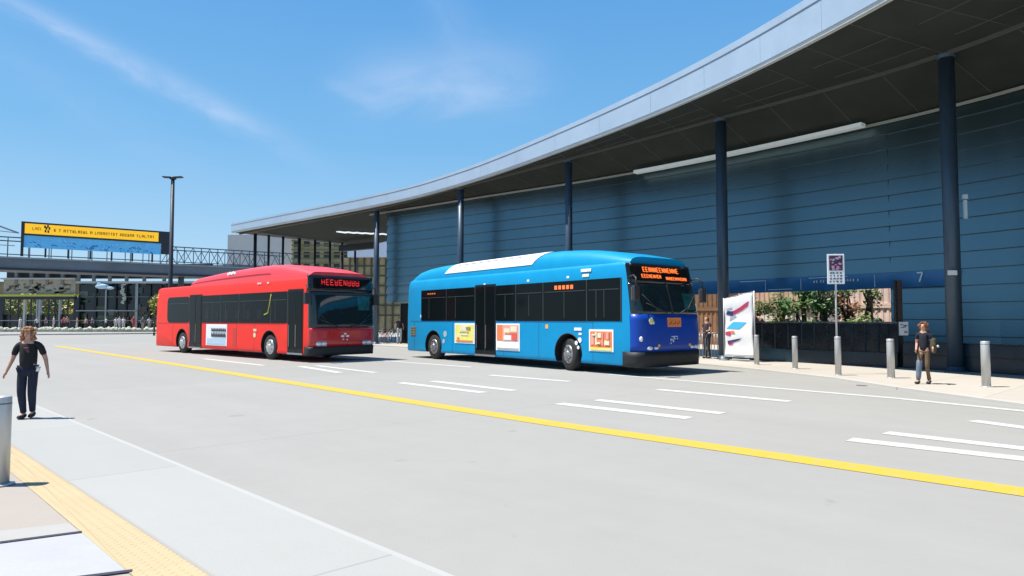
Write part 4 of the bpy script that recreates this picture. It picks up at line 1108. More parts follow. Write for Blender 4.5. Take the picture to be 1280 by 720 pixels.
# joints for a 1.75 m figure facing -Y; R/L are the figure's own right/left (right = -x)
def pose(**k):
    J = dict(pelvis=(0, 0, .93), belly=(0, 0, 1.08), chest=(0, .0, 1.30), collar=(0, .01, 1.43), neck=(0, 0, 1.50), skull=(0, -.02, 1.60), crown=(0, -.01, 1.68),
             shR=(-.175, .01, 1.40), elR=(-.25, .04, 1.13), wrR=(-.27, -.03, .88), shL=(.175, .01, 1.40), elL=(.25, .04, 1.13), wrL=(.27, -.03, .88),
             hiR=(-.09, 0, .90), knR=(-.10, -.02, .49), anR=(-.10, .03, .09), toR=(-.11, -.13, .035), hiL=(.09, 0, .90), knL=(.10, -.02, .49), anL=(.10, .03, .09), toL=(.11, -.13, .035))
    J.update(k); return J
def person(label, loc, rz, h, J, shirt, trousers, hair, shoe=(.03, .03, .03), group=None, detail=True, sleeves=.55, hair_len=.1, shorts=1.0, skin=None, leg2=None, build=1.0, name='person'):
    t = thing(name, label, 'person', loc, rz, group, h / 1.75)
    order = ['pelvis', 'belly', 'chest', 'collar', 'neck', 'skull', 'crown', 'shR', 'elR', 'wrR', 'shL', 'elL', 'wrL', 'hiR', 'knR', 'anR', 'toR', 'hiL', 'knL', 'anL', 'toL']
    rr = dict(pelvis=(.11, .10), belly=(.125, .095), chest=(.14, .10), collar=(.075, .06), neck=.052, skull=(.078, .092), crown=(.062, .072), shR=.062, elR=.042, wrR=.028, shL=.062, elL=.042, wrL=.028,
              hiR=.085, knR=.056, anR=.038, toR=.03, hiL=.085, knL=.056, anL=.038, toL=.03)
    vs = [J[k] for k in order]; rd_ = []
    for k in order:
        q = rr[k]; q = (q, q) if isinstance(q, (int, float)) else q
        f = build if k in ('pelvis', 'belly', 'chest', 'hiR', 'hiL', 'knR', 'knL') else 1; rd_.append((q[0] * f, q[1] * f))
    I = {k: i for i, k in enumerate(order)}
    ed = [(I[a], I[b]) for a, b in (('pelvis', 'belly'), ('belly', 'chest'), ('chest', 'collar'), ('collar', 'neck'), ('neck', 'skull'), ('skull', 'crown'),
          ('collar', 'shR'), ('shR', 'elR'), ('elR', 'wrR'), ('collar', 'shL'), ('shL', 'elL'), ('elL', 'wrL'), ('pelvis', 'hiR'), ('hiR', 'knR'), ('knR', 'anR'), ('anR', 'toR'), ('pelvis', 'hiL'), ('hiL', 'knL'), ('knL', 'anL'), ('anL', 'toL'))]
    # hands: palm and five unequal fingers
    if detail:
        for s, wr, elb in ((-1, 'wrR', 'elR'), (1, 'wrL', 'elL')):
            W_ = Vector(J[wr]); d = (W_ - Vector(J[elb])).normalized(); fwd = Vector((0, -1, 0)); fwd = (fwd - d * fwd.dot(d)).normalized(); out_ = d.cross(fwd) * 1
            palm = W_ + d * .055; vs.append(palm); rd_.append((.030, .018)); ip = len(vs) - 1; ed.append((I[wr], ip))
            for k, (off, ln) in enumerate(((.028, .070), (.010, .080), (-.009, .074), (-.026, .060))):
                b0 = palm + fwd * off + d * .025; m1 = b0 + d * ln * .5 + out_ * -s * .004; e1 = m1 + d * ln * .42 + out_ * s * .014
                for p_, r_2 in ((b0, .010), (m1, .0085), (e1, .007)):
                    vs.append(p_); rd_.append((r_2, r_2))
                n_ = len(vs); ed += [(ip, n_ - 3), (n_ - 3, n_ - 2), (n_ - 2, n_ - 1)]
            b0 = palm + fwd * .034 - d * .012; e1 = b0 + fwd * .022 + d * .045
            vs += [b0, e1]; rd_ += [(.011, .011), (.0085, .0085)]; n_ = len(vs); ed += [(ip, n_ - 2), (n_ - 2, n_ - 1)]
    body = skinned('body', vs, ed, rd_, skin or SKIN, t, 1)
    def mt_(c, nm): return mat(nm, c, .85, var=.22, vscale=9)
    def lerp(a, b, k): return Vector(J[a]).lerp(Vector(J[b]), k)
    g = .016
    sv = [J['pelvis'], J['belly'], J['chest'], J['collar'], J['shR'], lerp('shR', 'elR', sleeves), J['shL'], lerp('shL', 'elL', sleeves)]
    sv[0] = Vector(J['pelvis']) + Vector((0, 0, -.055))
    sr = [(.128 * build + g, .125 * build + g), (.135 * build + g, .105 * build + g), (.145 * build + g, .105 * build + g), (.082, .068), (.072, .070), (.064, .060), (.072, .070), (.064, .060)]
    if sleeves > 1: sv[5], sv[7] = J['elR'], J['elL']; sv += [lerp('elR', 'wrR', .85), lerp('elL', 'wrL', .85)]; sr += [(.042, .042)] * 2
    se = [(0, 1), (1, 2), (2, 3), (3, 4), (4, 5), (3, 6), (6, 7)] + ([(5, 8), (7, 9)] if sleeves > 1 else [])
    skinned('shirt', sv, se, sr, mt_(shirt, 'shirt_cloth'), t, 1)
    tv = [J['pelvis'], J['hiR'], J['hiL']]; trr = [(.105 * build, .105 * build), (.092 * build, .092 * build), (.092 * build, .092 * build)]; te = [(0, 1), (0, 2)]
    for s, (a, b_, c_) in enumerate((('hiR', 'knR', 'anR'), ('hiL', 'knL', 'anL'))):
        if shorts < 1: tv.append(lerp(a, b_, shorts * 1.2)); trr.append((.082, .082)); te.append((1 + s, len(tv) - 1))
        else:
            tv += [J[b_], lerp(b_, c_, .5), lerp(b_, c_, .85), lerp(b_, c_, 1.0)]; trr += [(.074 * build,) * 2, (.064 * build,) * 2, (.058, .058), (.056, .062)]; n_ = len(tv); te += [(1 + s, n_ - 4), (n_ - 4, n_ - 3), (n_ - 3, n_ - 2), (n_ - 2, n_ - 1)]
    skinned('trousers', tv, te, trr, mt_(trousers, 'trouser_cloth'), t, 1)
    if leg2:
        skinned('legging', [lerp('hiR', 'knR', .55), J['knR'], lerp('knR', 'anR', .97)], [(0, 1), (1, 2)], [(.088, .088), (.084, .084), (.068, .068)], mt_(leg2, 'legging_cloth'), t, 1)
    sm = mt_(shoe, 'shoe_leather')
    for a, c_ in (('anR', 'toR'), ('anL', 'toL')):
        A_ = Vector(J[a]); T_ = Vector(J[c_]); H_ = A_ + Vector((0, .03, -.045))
        skinned('shoe', [A_ + Vector((0, 0, .01)), H_, T_.lerp(H_, .35), T_ + Vector((0, -.02, 0))], [(0, 1), (1, 2), (2, 3)], [(.058, .058), (.056, .046), (.058, .046), (.050, .036)], sm, t, 1)
    hm = mat('hair_' + label[:6], hair, .7, var=.4, vscale=25)
    sk = Vector(J['skull']); cr = Vector(J['crown'])
    hv = [cr + Vector((0, .02, .0)), sk + Vector((0, .045, .02)), sk + Vector((0, .055, -.05)), sk + Vector((0, .05, -.08 - hair_len))]
    skinned('hair', hv, [(0, 1), (1, 2), (2, 3)], [(.088, .088), (.098, .082), (.088, .055), (.06, .032)], hm, t, 2)
    if detail:
        b = B(); q = sk
        for s in (-1, 1): b.ball(q + Vector((s * .030, -.083, .012)), (.011, .007, .007), 10, 6)
        b.build('eye', plain('eye_dark', .03, .025, .02, .3), t)
        b = B(); b.ball(q + Vector((0, -.098, -.012)), (.012, .016, .022), 10, 8)
        for s in (-1, 1): b.ball(q + Vector((s * .088, .0, 0)), (.012, .022, .032), 10, 8)
        b.build('nose_and_ear', skin or SKIN, t); b = B().ball(q + Vector((0, -.087, -.045)), (.024, .006, .006), 10, 6); b.build('mouth', plain('lip', .36, .12, .10, .5), t)
        for s in (-1, 1):
            b = B().ball(q + Vector((s * .075, .01, -.02)), (.024, .05, .10), 12, 8); b.build('hair_lock', hm, t)
    return t
# left walker on the pale band
p = P(33, 523, .01); hh = 115 / F * p.y
tl = person('person in black t-shirt and navy jeans walking on the pale kerb band at left', p, rad(14), hh,
       pose(shR=(-.185, .01, 1.375), elR=(-.27, .03, 1.12), wrR=(-.33, -.05, .90), shL=(.185, .01, 1.375), elL=(.27, .05, 1.12), wrL=(.33, .0, .89),
            knR=(-.08, -.05, .49), anR=(-.05, .0, .09), toR=(-.07, -.16, .035), knL=(.085, -.02, .49), anL=(.06, .10, .11), toL=(.08, -.05, .04), skull=(-.01, -.03, 1.59), crown=(-.01, -.02, 1.67)),
       (.008, .008, .010), (.010, .015, .034), (.26, .12, .05), hair_len=.08, build=1.10, sleeves=.8)
b = B()
for k in range(3): b.ball((.02 + .012 * k, -.15 + .004 * k, 1.33 - .035 * k), (.05 - .01 * k, .008, .014), 10, 6)
b.build('shirt_print', plain('print_maroon', .16, .05, .07, .8), tl)
B().ball((.17, -.05, .93), (.055, .03, .05), 12, 8).build('white_cloth', plain('cloth_white', .75, .75, .75, .8), tl)
# right walker in front of the big column
p = P(1156, 480, .06); hh = 78 / F * p.y
tr_ = person('person with curly brown hair and dark top walking beside the large column', p, rad(-48), hh,
       pose(knR=(-.10, -.09, .50), anR=(-.13, -.10, .09), toR=(-.15, -.25, .035), knL=(.07, .0, .49), anL=(.08, .12, .10), toL=(.08, -.03, .035), shL=(.15, .01, 1.37), shR=(-.15, .01, 1.37), elL=(.21, .07, 1.13), wrL=(.25, -.08, 1.0), elR=(-.19, .06, 1.12), wrR=(-.15, -.14, .96)),
       (.010, .011, .020), (.15, .095, .05), (.17, .065, .025), hair_len=.10, leg2=(.13, .17, .22), build=.82)
def curls(parent, m, seed, c=(0, .015, 1.61), sz=(.115, .105, .115), n=70, long_=0):
    b = B(); g = random.Random(seed)
    for k in range(n):
        d = Vector((g.gauss(0, 1), g.gauss(0, 1), g.gauss(0, 1) * .9)).normalized()
        if d.y < -.45 and d.z < .45: continue
        p_ = Vector(c) + Vector((d.x * sz[0], d.y * sz[1], d.z * sz[2]))
        if long_ and d.z < 0: p_.z -= long_ * g.random()
        b.ball(p_, g.uniform(.018, .034), 8, 6)
    return b.build('hair_curls', m, parent)
curls(tl, mat('hair_brown_curl', (.28, .13, .06), .75, col2=(.42, .22, .11), vscale=30), 3, (-.01, .0, 1.60), (.118, .10, .118), 110, .13)
b = B()
rgh = random.Random(6)
for k in range(60):
    d = Vector((rgh.gauss(0, 1), rgh.gauss(0, 1), rgh.gauss(0, 1) * .9)).normalized()
    if d.y < -.45 and d.z < .35: continue
    b.ball(Vector((0, .015, 1.61)) + Vector((d.x * .115, d.y * .105, d.z * .115)), rgh.uniform(.02, .035), 8, 6)
b.build('hair_curls', mat('hair_curly', (.20, .075, .03), .8, var=.4, vscale=30), tr_)
bagp = thing('shoulder_bag', 'olive shoulder bag with a pale round tag carried by the person with curly brown hair', 'bag', p, rad(-20), scale=hh / 1.75)
b = B()
def bagf(u_, v_, o=0):
    a = u_ * 2 * PI; rr_ = (.055 + .03 * math.sin(v_ * PI)) ; return Vector((.22 + rr_ * 1.0 * math.cos(a), -.05 + rr_ * 1.6 * math.sin(a), .86 + .42 * v_ - .0))
b.grid(lambda u_, v_: bagf(u_, v_), 16, 8); bmesh.ops.remove_doubles(b.m, verts=b.m.verts, dist=.001)
bmesh.ops.holes_fill(b.m, edges=b.m.edges[:]); b.build('bag_body', mat('olive_canvas', (.06, .05, .025), .85, var=.3, vscale=9), bagp)
B().tube([(.20, -.12, 1.24), (.17, -.08, 1.38), (.12, .0, 1.46), (.16, .09, 1.40), (.22, .08, 1.24)], .013, 8).build('strap', plain('strap', .07, .06, .03, .8), bagp)
B().ball((.31, -.16, 1.06), (.03, .02, .035), 14, 8).build('round_tag', plain('tag_pale', .62, .64, .60, .4), bagp)

# people and rail by the storefront behind the buses
p = P(499, 429.5, .06)
person('person in white trousers standing by the dark storefront behind the blue bus', p, rad(20), 1.80, pose(), (.03, .03, .035), (.62, .62, .62), (.05, .03, .02), detail=False)
p = P(884, 448, .06)
person('person in dark clothes waiting between the blue bus and the second column', p, rad(-60), 1.72, pose(elL=(.22, -.06, 1.14), wrL=(.16, -.22, 1.12)), (.05, .03, .035), (.03, .03, .035), (.12, .06, .04), detail=False)
p0, p1 = P(876, 447.5, .06), P(892, 448.2, .06)
t = thing('railing', 'short dark railing between the blue bus and the second column', 'railing', (p0 + p1) / 2 + Vector((0, -.2, 0)))
d = (p1 - p0).normalized(); b = B()
for k in range(-4, 5): b.tube([d * .13 * k, d * .13 * k + Vector((0, 0, 1.0))], .014, 6)
b.build('baluster', M['chrome'], t); B().tube([d * -.6 + Vector((0, 0, 1.02)), d * .6 + Vector((0, 0, 1.02))], .025, 8).build('handrail', M['chrome'], t)

# bicycles by the dark storefront
def bicycle(loc, rz, col, label):
    t = thing('bicycle', label, 'bicycle', loc, rz, 'bicycles parked by the dark storefront')
    fm_ = plain('bike_' + label[:5], *col, .4)
    for x in (-.52, .52):
        w_ = B().tube([(x + .33 * math.cos(2 * PI * k / 20), 0, .34 + .33 * math.sin(2 * PI * k / 20)) for k in range(21)], .018, 6)
        wo = w_.build('wheel', M['rubber'], t)
        q = B()
        for k in range(8): q.tube([(x, 0, .34), (x + .32 * math.cos(PI * k / 4), 0, .34 + .32 * math.sin(PI * k / 4))], .004, 4)
        q.build('spokes', M['chrome'], wo)
    q = B(); P_ = [(-.52, 0, .34), (-.15, 0, .82), (.36, 0, .86), (-.02, 0, .30)]
    for a, c in ((0, 1), (1, 2), (2, 3), (3, 1), (0, 3)): q.tube([P_[a], P_[c]], .018, 6)
    q.tube([(.52, 0, .34), (.34, 0, .98)], .016, 6); q.build('frame', fm_, t)
    B().tube([(.30, -.26, 1.02), (.36, -.1, 1.0), (.36, .1, 1.0), (.30, .26, 1.02)], .014, 6).build('handlebar', M['hub'], t)
    B().ball((-.18, 0, .92), (.13, .07, .03)).build('saddle', M['hub'], t)
for k, (px, col, lb) in enumerate(((474, (.5, .5, .5), 'silver bicycle nearest the gap beside the red bus'), (481, (.4, .05, .04), 'red bicycle in the middle of the parked ones'), (488, (.6, .6, .62), 'white bicycle nearest the person in white trousers'))):
    bicycle(P(px, 429, .06), rad(60 + 8 * k), col, lb)

# ------------------------------------------------------------------ far left: footbridge, terminal entrance, sign, lamp
FY = 92
fs0 = P(-400, 414.6); 
fw = sheet('far_sidewalk', [(-150, FY), (6, FY), (6, FY + 40), (-150, FY + 40)], .22, pave('far_walk', (.36, .35, .32), .1), thick=.3)
pl_m = mat('kerb_stones', (.34, .33, .29), .9, var=.5, vscale=1.5)
b = B(); b.box((-72, FY - .15, .13), (156, .3, .26)); tag(b.build('far_kerb', pl_m), kind='structure')
rgf = random.Random(8)
b = B()
for k in range(520):
    x = rgf.uniform(-76, -38); s = rgf.uniform(.10, .30); b.ball((x, FY + rgf.uniform(.3, 1.4), .22 + s * .4), (s, s, s * rgf.uniform(.6, 1.4)), 6, 4)
o = b.build('flower_bed', mat('pale_blossom', (.30, .34, .20), .9, col2=(.60, .60, .52), vscale=3)); tag(o, 'low bed of pale flowers and stones along the far kerb', 'flower bed', kind='stuff')
# lamp post
Yl = 45.0; lp = PY(212, 400, Yl)
t = thing('street_lamp', 'tall dark street lamp with a flat double head rising behind the red bus', 'street lamp', (lp.x, Yl, 0))
top = (400 - 222) / F * Yl + EYE; lean = (221 - 212) / F * Yl * 1.0
B().tube([(0, 0, 0), (lean * .0, 0, 1), (0, 0, top)], [.17, .15, .11], 14).build('pole', M['dark'], t)
B().lathe([(.26, 0), (.26, .35), (.18, .4)], 'Z', n=16).build('base', M['dark'], t)
hd_ = B().box((0, 0, top + .02), (.34, .30, .16)); hd_.build('bracket', M['dark'], t, bevel=.03)
for s in (-1, 1):
    B().box((s * .36, -.02, top + .09), (.56, .34, .09), ry=rad(-3 * s)).build('lamp_head', M['dark'], t, bevel=.03)
# yellow sign gantry
YL_, YR_ = 73.2, 82.4
A = PY(27, 276.5, YL_); A2 = PY(27, 293.5, YL_); D = PY(217, 290.5, YR_); D2 = PY(217, 305.5, YR_)
zt, zb = A.z, A2.z; ax = Vector((D.x - A.x, D.y - A.y, 0)); Lg = ax.length; rzs = math.atan2(ax.y, ax.x)
t = thing('gantry_sign', 'long yellow sign board with added glow in a dark frame above a blue glass banner', 'sign', (A.x, A.y, 0), rzs)
H_ = zt - zb
bd = B().box((Lg / 2, .12, zb + H_ / 2), (Lg, .30, H_)).build('frame', M['dark'], t, bevel=.02)
yb = B().box((Lg * .455, -.045, zb + H_ / 2), (Lg * .87, .04, H_ * .74)).build('yellow_board', mat('sign_yellow_glow', (.85, .48, .01), .5, emis=(1, .50, .01), es=.38), t)  # glow put into the yellow to brighten the dull board
rg = random.Random(21)
x0 = Lg * .045
b = B(); glyphs(b, x0 + Lg * .02, x0 + Lg * .075, -.068, zb + H_ * .40, H_ * .22, rg)
glyphs(b, x0 + Lg * .15, Lg * .86, -.068, zb + H_ * .37, H_ * .22, rg, .5, th=.2)
b.build('lettering', plain('sign_brown', .22, .11, .01, .6), yb)
b = B(); x1 = x0 + Lg * .095
for dx_, dz_ in ((0, .2), (.12, .1), (.22, .26), (.05, -.12), (.26, -.14), (.34, .1)): b.box((x1 + dx_ * 1.2, -.068, zb + H_ * .5 + dz_ * H_), (.16, .006, H_ * .2))
b.build('pictogram', M['black'], yb)
gl = PY(27, 311, YL_)
zg0 = zb - 1.35
gbn = B().box((Lg * .46, .12, (zb + zg0) / 2 + .02), (Lg * .90, .04, zb - zg0)).build('blue_banner', mat('banner_blue', (.12, .47, .85), .35, col2=(.16, .60, .92), vscale=1.3), t)
b = B()
for k in range(60):
    x = Lg * rg.uniform(.04, .88); z = zg0 + (zb - zg0) * rg.uniform(.12, .62) * (1 - .2 * x / Lg) ; s = rg.uniform(.10, .32); b.box((x, .12 - .028 - .0006 * k, z), (s, .006, s * .35), ry=rg.uniform(-.9, .9))
b.prism([(0, 0)] * 0 or [(Lg * .155, 0), (Lg * .17, 0), (Lg * .25, 0)], 0, 0) if False else None
b.build('banner_pattern', plain('banner_deep_blue', .01, .16, .42, .4), gbn)
b = B()
for k in range(26):
    x = Lg * rg.uniform(.1, .88); z = zg0 + (zb - zg0) * rg.uniform(.2, .8); s = rg.uniform(.08, .25); b.box((x, .05 - .0006 * k, z), (s, .006, s * .3), ry=rg.uniform(-.9, .9))
b.build('banner_pattern', plain('banner_pale_blue', .45, .75, .95, .4), gbn)
q = B()
for cx, cz in (): pass
q.box((Lg * .955, .12, (zb + zg0) / 2 + .1), (Lg * .085, .16, zb - zg0 + .05)); q.build('gusset', M['dark'], t)
for k in range(8):
    x = .12 + (Lg - .24) * k / 7
    if k in (0, 7): B().box((x, .12, (8.5 + zt) / 2), (.26, .26, zt - 8.5)).build('post', M['dark'], t)
    else: B().box((x, .2, (8.5 + zg0) / 2 + .2), (.18, .14, zg0 - 8.1)).build('post', M['dark'], t)

# footbridge running behind the sign
a0, a1 = Vector((-72.0, 60.9, 0)), Vector((-30.0, 92.4, 0))
d = (a1 - a0); Lb = d.length; rz = math.atan2(d.y, d.x)
t = thing('footbridge', 'long grey footbridge with a solid deck edge and open truss railings at far left', 'bridge', a0, rz)
bm_ = mat('bridge_grey', (.13, .15, .17), .6, var=.18, vscale=.5)
zd0, zd1 = 7.0, 8.45
B().box((Lb / 2, 1.5, (zd0 + zd1) / 2), (Lb, 4.5, zd1 - zd0)).build('deck', bm_, t)
B().box((Lb / 2, -.82, zd0 + .12), (Lb, .14, .24)).build('edge_beam', M['dark'], t)
B().box((Lb / 2, -.82, zd1 - .1), (Lb, .10, .16)).build('edge_beam', plain('bridge_pale', .26, .29, .31, .6), t)
for yo in (-.75, 3.6):
    q = B()
    q.box((Lb / 2, yo, zd1 + 2.1), (Lb, .10, .12)); q.box((Lb / 2, yo, zd1 + .25), (Lb, .08, .1))
    n = int(Lb / 1.9)
    for k in range(n + 1):
        x = Lb * k / n
        q.box((x, yo, zd1 + 1.05), (.09, .08, 2.1))
        if x > Lb * .70 and k < n: q.bar((x, yo, zd1 + .2), (x + Lb / n / 2, yo, zd1 + 2.07), .06, .07); q.bar((x + Lb / n / 2, yo, zd1 + 2.07), (x + Lb / n, yo, zd1 + .2), .06, .07)
    q.build('truss_railing', plain('truss_blue_grey', .07, .10, .14, .5, metal=.2), t)
q = B()
for k in range(5):
    x = (-2, 14.5, 39, 47, 52)[k]; q.tube([(x, 1.4, 0), (x, 1.4, zd0)], .35, 12)
q.build('pier', bm_, t)
q = B(); q.bar((22.3, -.8, zd1 + 2.6), (13, -.8, zd1 + 6.0), .12, .16); q.bar((22.3, -.8, zd1 + 2.6), (10, -.8, zd1 + 3.4), .06, .08); q.bar((10, -.8, zd1 + 1.2), (22, -.8, zd1 + 1.2), .06, .08); q.build('stay', plain('stay_grey', .25, .30, .36, .5), t)

# terminal entrance under the bridge
def zat(y, Y): return EYE + (400 - y) / F * Y
def xat(px, Y): return (px - 640) / F * Y
TY = 101.0
t = thing('terminal_entrance', 'terminal entrance with dark glass hall and yellow striped porch under the footbridge', 'building')
ztop = zat(342, TY)
xa, xb, xc = xat(3, TY), xat(96, TY), xat(262, TY)
dk = mat('hall_glass', (.012, .016, .018), .12, var=.5, vscale=.3)
B().box(((xb + xc) / 2, TY + .6, zat(353, TY) / 2 + .1), (xc - xb, .3, zat(353, TY))).build('glass_wall', dk, t)
B().box(((xa + xc) / 2, TY + 2.2, zat(334, TY)), (xc - xa + 14, 6, .5)).build('roof', bm_, t)
b = B()
for px in (20, 39, 59, 78, 98, 117, 137, 158, 180, 205):
    b.box((xat(px, TY), TY - .1, (zat(352, TY) + ztop) / 2 + .4), (.42, .3, ztop - zat(352, TY) + 1.6))
b.build('stub_column', plain('stub_grey', .20, .19, .17, .7), t)
B().box(((xa + xc) / 2, TY + .8, ztop + .4), (xc - xa, .3, 2.2)).build('dark_fascia', M['dark'], t)
b = B().box(((xb + xc) / 2, TY - .25, zat(353, TY)), (xc - xb, .35, .32)); b.build('beam', plain('beam_pale', .42, .43, .42, .6), t)
b = B().box(((xa + xb) / 2, TY - .3, zat(348.5, TY)), (xb - xa, .6, .22)); b.build('beam', plain('beam_pale2', .46, .44, .38, .6), t)
bb_ = B().box(((xa + xb) / 2, TY, zat(358, TY)), (xb - xa - .4, .3, zat(349, TY) - zat(367, TY))).build('porch_band', mat('porch_stone', (.30, .25, .17), .8, col2=(.42, .38, .30), vscale=1.2), t)
b = B()
for k in range(46): b.box((rgf.uniform(xa + .8, xb - .8), TY - .17, zat(rgf.uniform(354, 366), TY)), (rgf.uniform(.15, .9), .05, rgf.uniform(.1, .35)), ry=rgf.uniform(-.5, .5))
b.build('porch_ornament', plain('porch_dark', .12, .10, .06, .8), bb_)
B().box(((xa + xb) / 2, TY - .35, zat(369.5, TY)), (xb - xa, .5, .30)).build('yellow_stripe', plain('stripe_olive_yellow', .50, .46, .05, .5), t)
B().box(((xa + xb) / 2, TY - .2, zat(372.5, TY)), (xb - xa, .6, .45)).build('lintel', M['dark'], t)
for px, wd, m in ((1, 1.1, M['dark']), (97, .8, M['dark']), (32, .30, plain('post_pale', .45, .44, .40, .6)), (51, .34, M['chrome']), (76, .25, M['chrome']), (48, .2, M['chrome'])):
    B().box((xat(px, TY), TY - .1, zat(372, TY) / 2), (wd, .4, zat(372, TY))).build('door_post', m, t)
for px in (118, 131, 143, 156, 169.5, 186, 200, 220, 240):
    B().box((xat(px, TY), TY + .3, zat(353, TY) / 2), (.22 if px != 169.5 else .4, .2, zat(353, TY))).build('mullion', M['chrome'] if px in (169.5, 131) else M['dark'], t)
B().box(((xb + xc) / 2, TY + .3, zat(371, TY)), (xc - xb, .14, .12)).build('transom', plain('transom_green', .10, .13, .10, .5), t)
b = B(); cx = xat(130, TY); cz = zat(358, TY)
b.ball((cx, TY - .6, cz), (1.1, .25, .42), 10, 6); b.ball((cx + 1.2, TY - .6, cz - .25), (.7, .2, .25), 10, 6); b.ball((cx - .4, TY - .6, cz + .35), (.4, .2, .3), 10, 6)
o = b.build('hanging_sculpture', plain('sculpture_pale', .45, .62, .72, .5)); tag(o, 'pale blue cloud shaped sculpture hanging before the dark glass hall', 'sculpture')
# banner column of pale shapes in the dark hall
b = B()
for k in range(9): b.box((xat(155 + rgf.uniform(-2, 2.5), TY), TY - .35, zat(356 + k * 2.8, TY)), (rgf.uniform(.3, .8), .1, rgf.uniform(.15, .4)), ry=rgf.uniform(-.6, .6))
tag(b.build('hanging_banner', plain('banner_sage', .42, .44, .34, .7)), 'narrow hanging of pale leaf shapes before the dark glass hall', 'banner')
# planting seen past the porch and at the red bus tail
for k, (px, Y, h, rw, lm, lb) in enumerate(((10, 114, 6.2, 3.0, 1, 'leftmost olive tree seen through the porch'), (30, 116, 6.4, 3.2, 3, 'yellow green tree seen through the porch beside the pale post'), (52, 114, 6.2, 3.2, 1, 'olive tree seen through the porch in its middle'), (72, 116, 6.4, 3.0, 1, 'olive tree seen through the porch right of its middle'), (90, 114, 6.2, 3.0, 3, 'rightmost yellow green tree seen through the porch'))):
    p = PY(px, 400, Y); tree('tree', lb, 'tree', (p.x, p.y, .2), h, rw, 700, .30, lm, 1.0, 'trees beyond the terminal porch', 60 + k)
p = PY(193, 400, 70); tree('shrub', 'bright yellow green shrub just left of the red bus tail', 'shrub', (p.x, p.y, 0), 4.6, .9, 500, .18, 3, 1.2, None, 77)
t = thing('backdrop_building', 'added brown backdrop building closing sky gaps beyond the trees at far left', 'building')
WY = 126.0  # added backdrop, closes bright sky gaps behind the trees
bw = B().box(((xat(-20, WY) + xat(120, WY)) / 2, WY + 4, zat(352, WY) / 2), (xat(120, WY) - xat(-20, WY), 8, zat(352, WY))).build('wall', mat('backdrop_umber', (.12, .095, .05), .9, col2=(.22, .18, .09), vscale=.6), t)
for k in range(9):
    wn = B().box((xat(-8 + k * 14, WY), WY - .02, 3.2), (1.3, .12, 2.6)).build('window', dk, bw)
hp = [mat('hall_reflection_' + n_, c_, .2, var=.3, vscale=.7) for n_, c_ in (('teal', (.03, .06, .055)), ('umber', (.06, .04, .025)), ('grey', (.10, .105, .10)), ('green', (.03, .055, .02)), ('sand', (.20, .17, .11)))]
rq = random.Random(15)
hall = [o for o in C.objects if o.name == 'glass_wall'][0]
for k in range(58):  # toned patches painting reflections and inside clutter onto the hall glass
    px = rq.uniform(99, 258); w_ = rq.uniform(.3, 1.5); h_ = rq.uniform(.25, 1.3); z_ = rq.uniform(.6, 6.2) if k % 3 else rq.uniform(.6, 2.6)
    B().box((xat(px, TY), TY + .42 - .003 * k, z_), (w_, .05, h_)).build('pane', rq.choice(hp if k % 3 == 0 else hp[:4]), hall)
tt = hall.parent
B().box(((xat(98, TY) + xat(172, TY)) / 2, TY - .5, zat(388.5, TY)), (xat(172, TY) - xat(98, TY), .12, .14)).build('rail', M['chrome'], tt)
for px in (12, 22, 38, 60, 68, 84):
    B().box((xat(px, TY), TY + .2, zat(372, TY) / 2), (.14, .14, zat(372, TY))).build('mullion', M['dark'], tt)
B().box(((xat(4, TY) + xat(95, TY)) / 2, TY + .25, 1.25), (xat(95, TY) - xat(4, TY), .1, 2.4)).build('low_glazing', mat('porch_glass', (.03, .034, .03), .25, var=.5, vscale=.5), tt)
# railing before the entrance
RY = FY + 1.9
t = thing('railing', 'long dark railing along the far sidewalk before the terminal', 'railing', (xat(96, RY), RY, .22))
x0_, x1_ = xat(0, RY) - xat(96, RY), xat(205, RY) - xat(96, RY); b = B()
b.box(((x0_ + x1_) / 2, 0, 1.30), (x1_ - x0_, .07, .09)).box(((x0_ + x1_) / 2, 0, .2), (x1_ - x0_, .05, .05)); b.build('rail', M['chrome'], t)
b = B(); n = int((x1_ - x0_) / .45)
for k in range(n + 1): b.box((x0_ + (x1_ - x0_) * k / n, 0, .65), (.03 if k % 5 else .09, .04, 1.3))
o = b.build('baluster', M['dark'], t); o['kind'] = 'stuff'
# small walkers on the far sidewalk
shirts = [((.55, .55, .56), 'pale grey'), ((.60, .62, .66), 'white'), ((.50, .06, .07), 'red'), ((.05, .05, .06), 'black'), ((.45, .25, .22), 'dusty pink'), ((.62, .66, .72), 'pale blue'), ((.12, .13, .16), 'charcoal')]
spots = [(26, 0, 'leftmost, above the rail end'), (47, 1, 'behind the head of the near walker'), (58, 6, 'between the porch posts'), (68, 0, 'just left of the red shirted one under the porch'), (80.5, 2, 'under the right half of the porch'), (84.5, 4, 'just right of the red shirted one under the porch'), (97, 4, 'in front of the porch corner column'),
         (108, 4, 'first right of the porch'), (116, 6, 'second right of the porch'), (133, 1, 'alone below the cloud sculpture'), (145.5, 1, 'leftmost of the close group in the middle'), (150, 5, 'second of the close group in the middle'), (155, 5, 'third of the close group, beside the red dressed one'), (167.5, 2, 'standing tallest near the pale mullion'), (179, 6, 'left of the red bus tail'), (187, 0, 'nearest the red bus tail')]
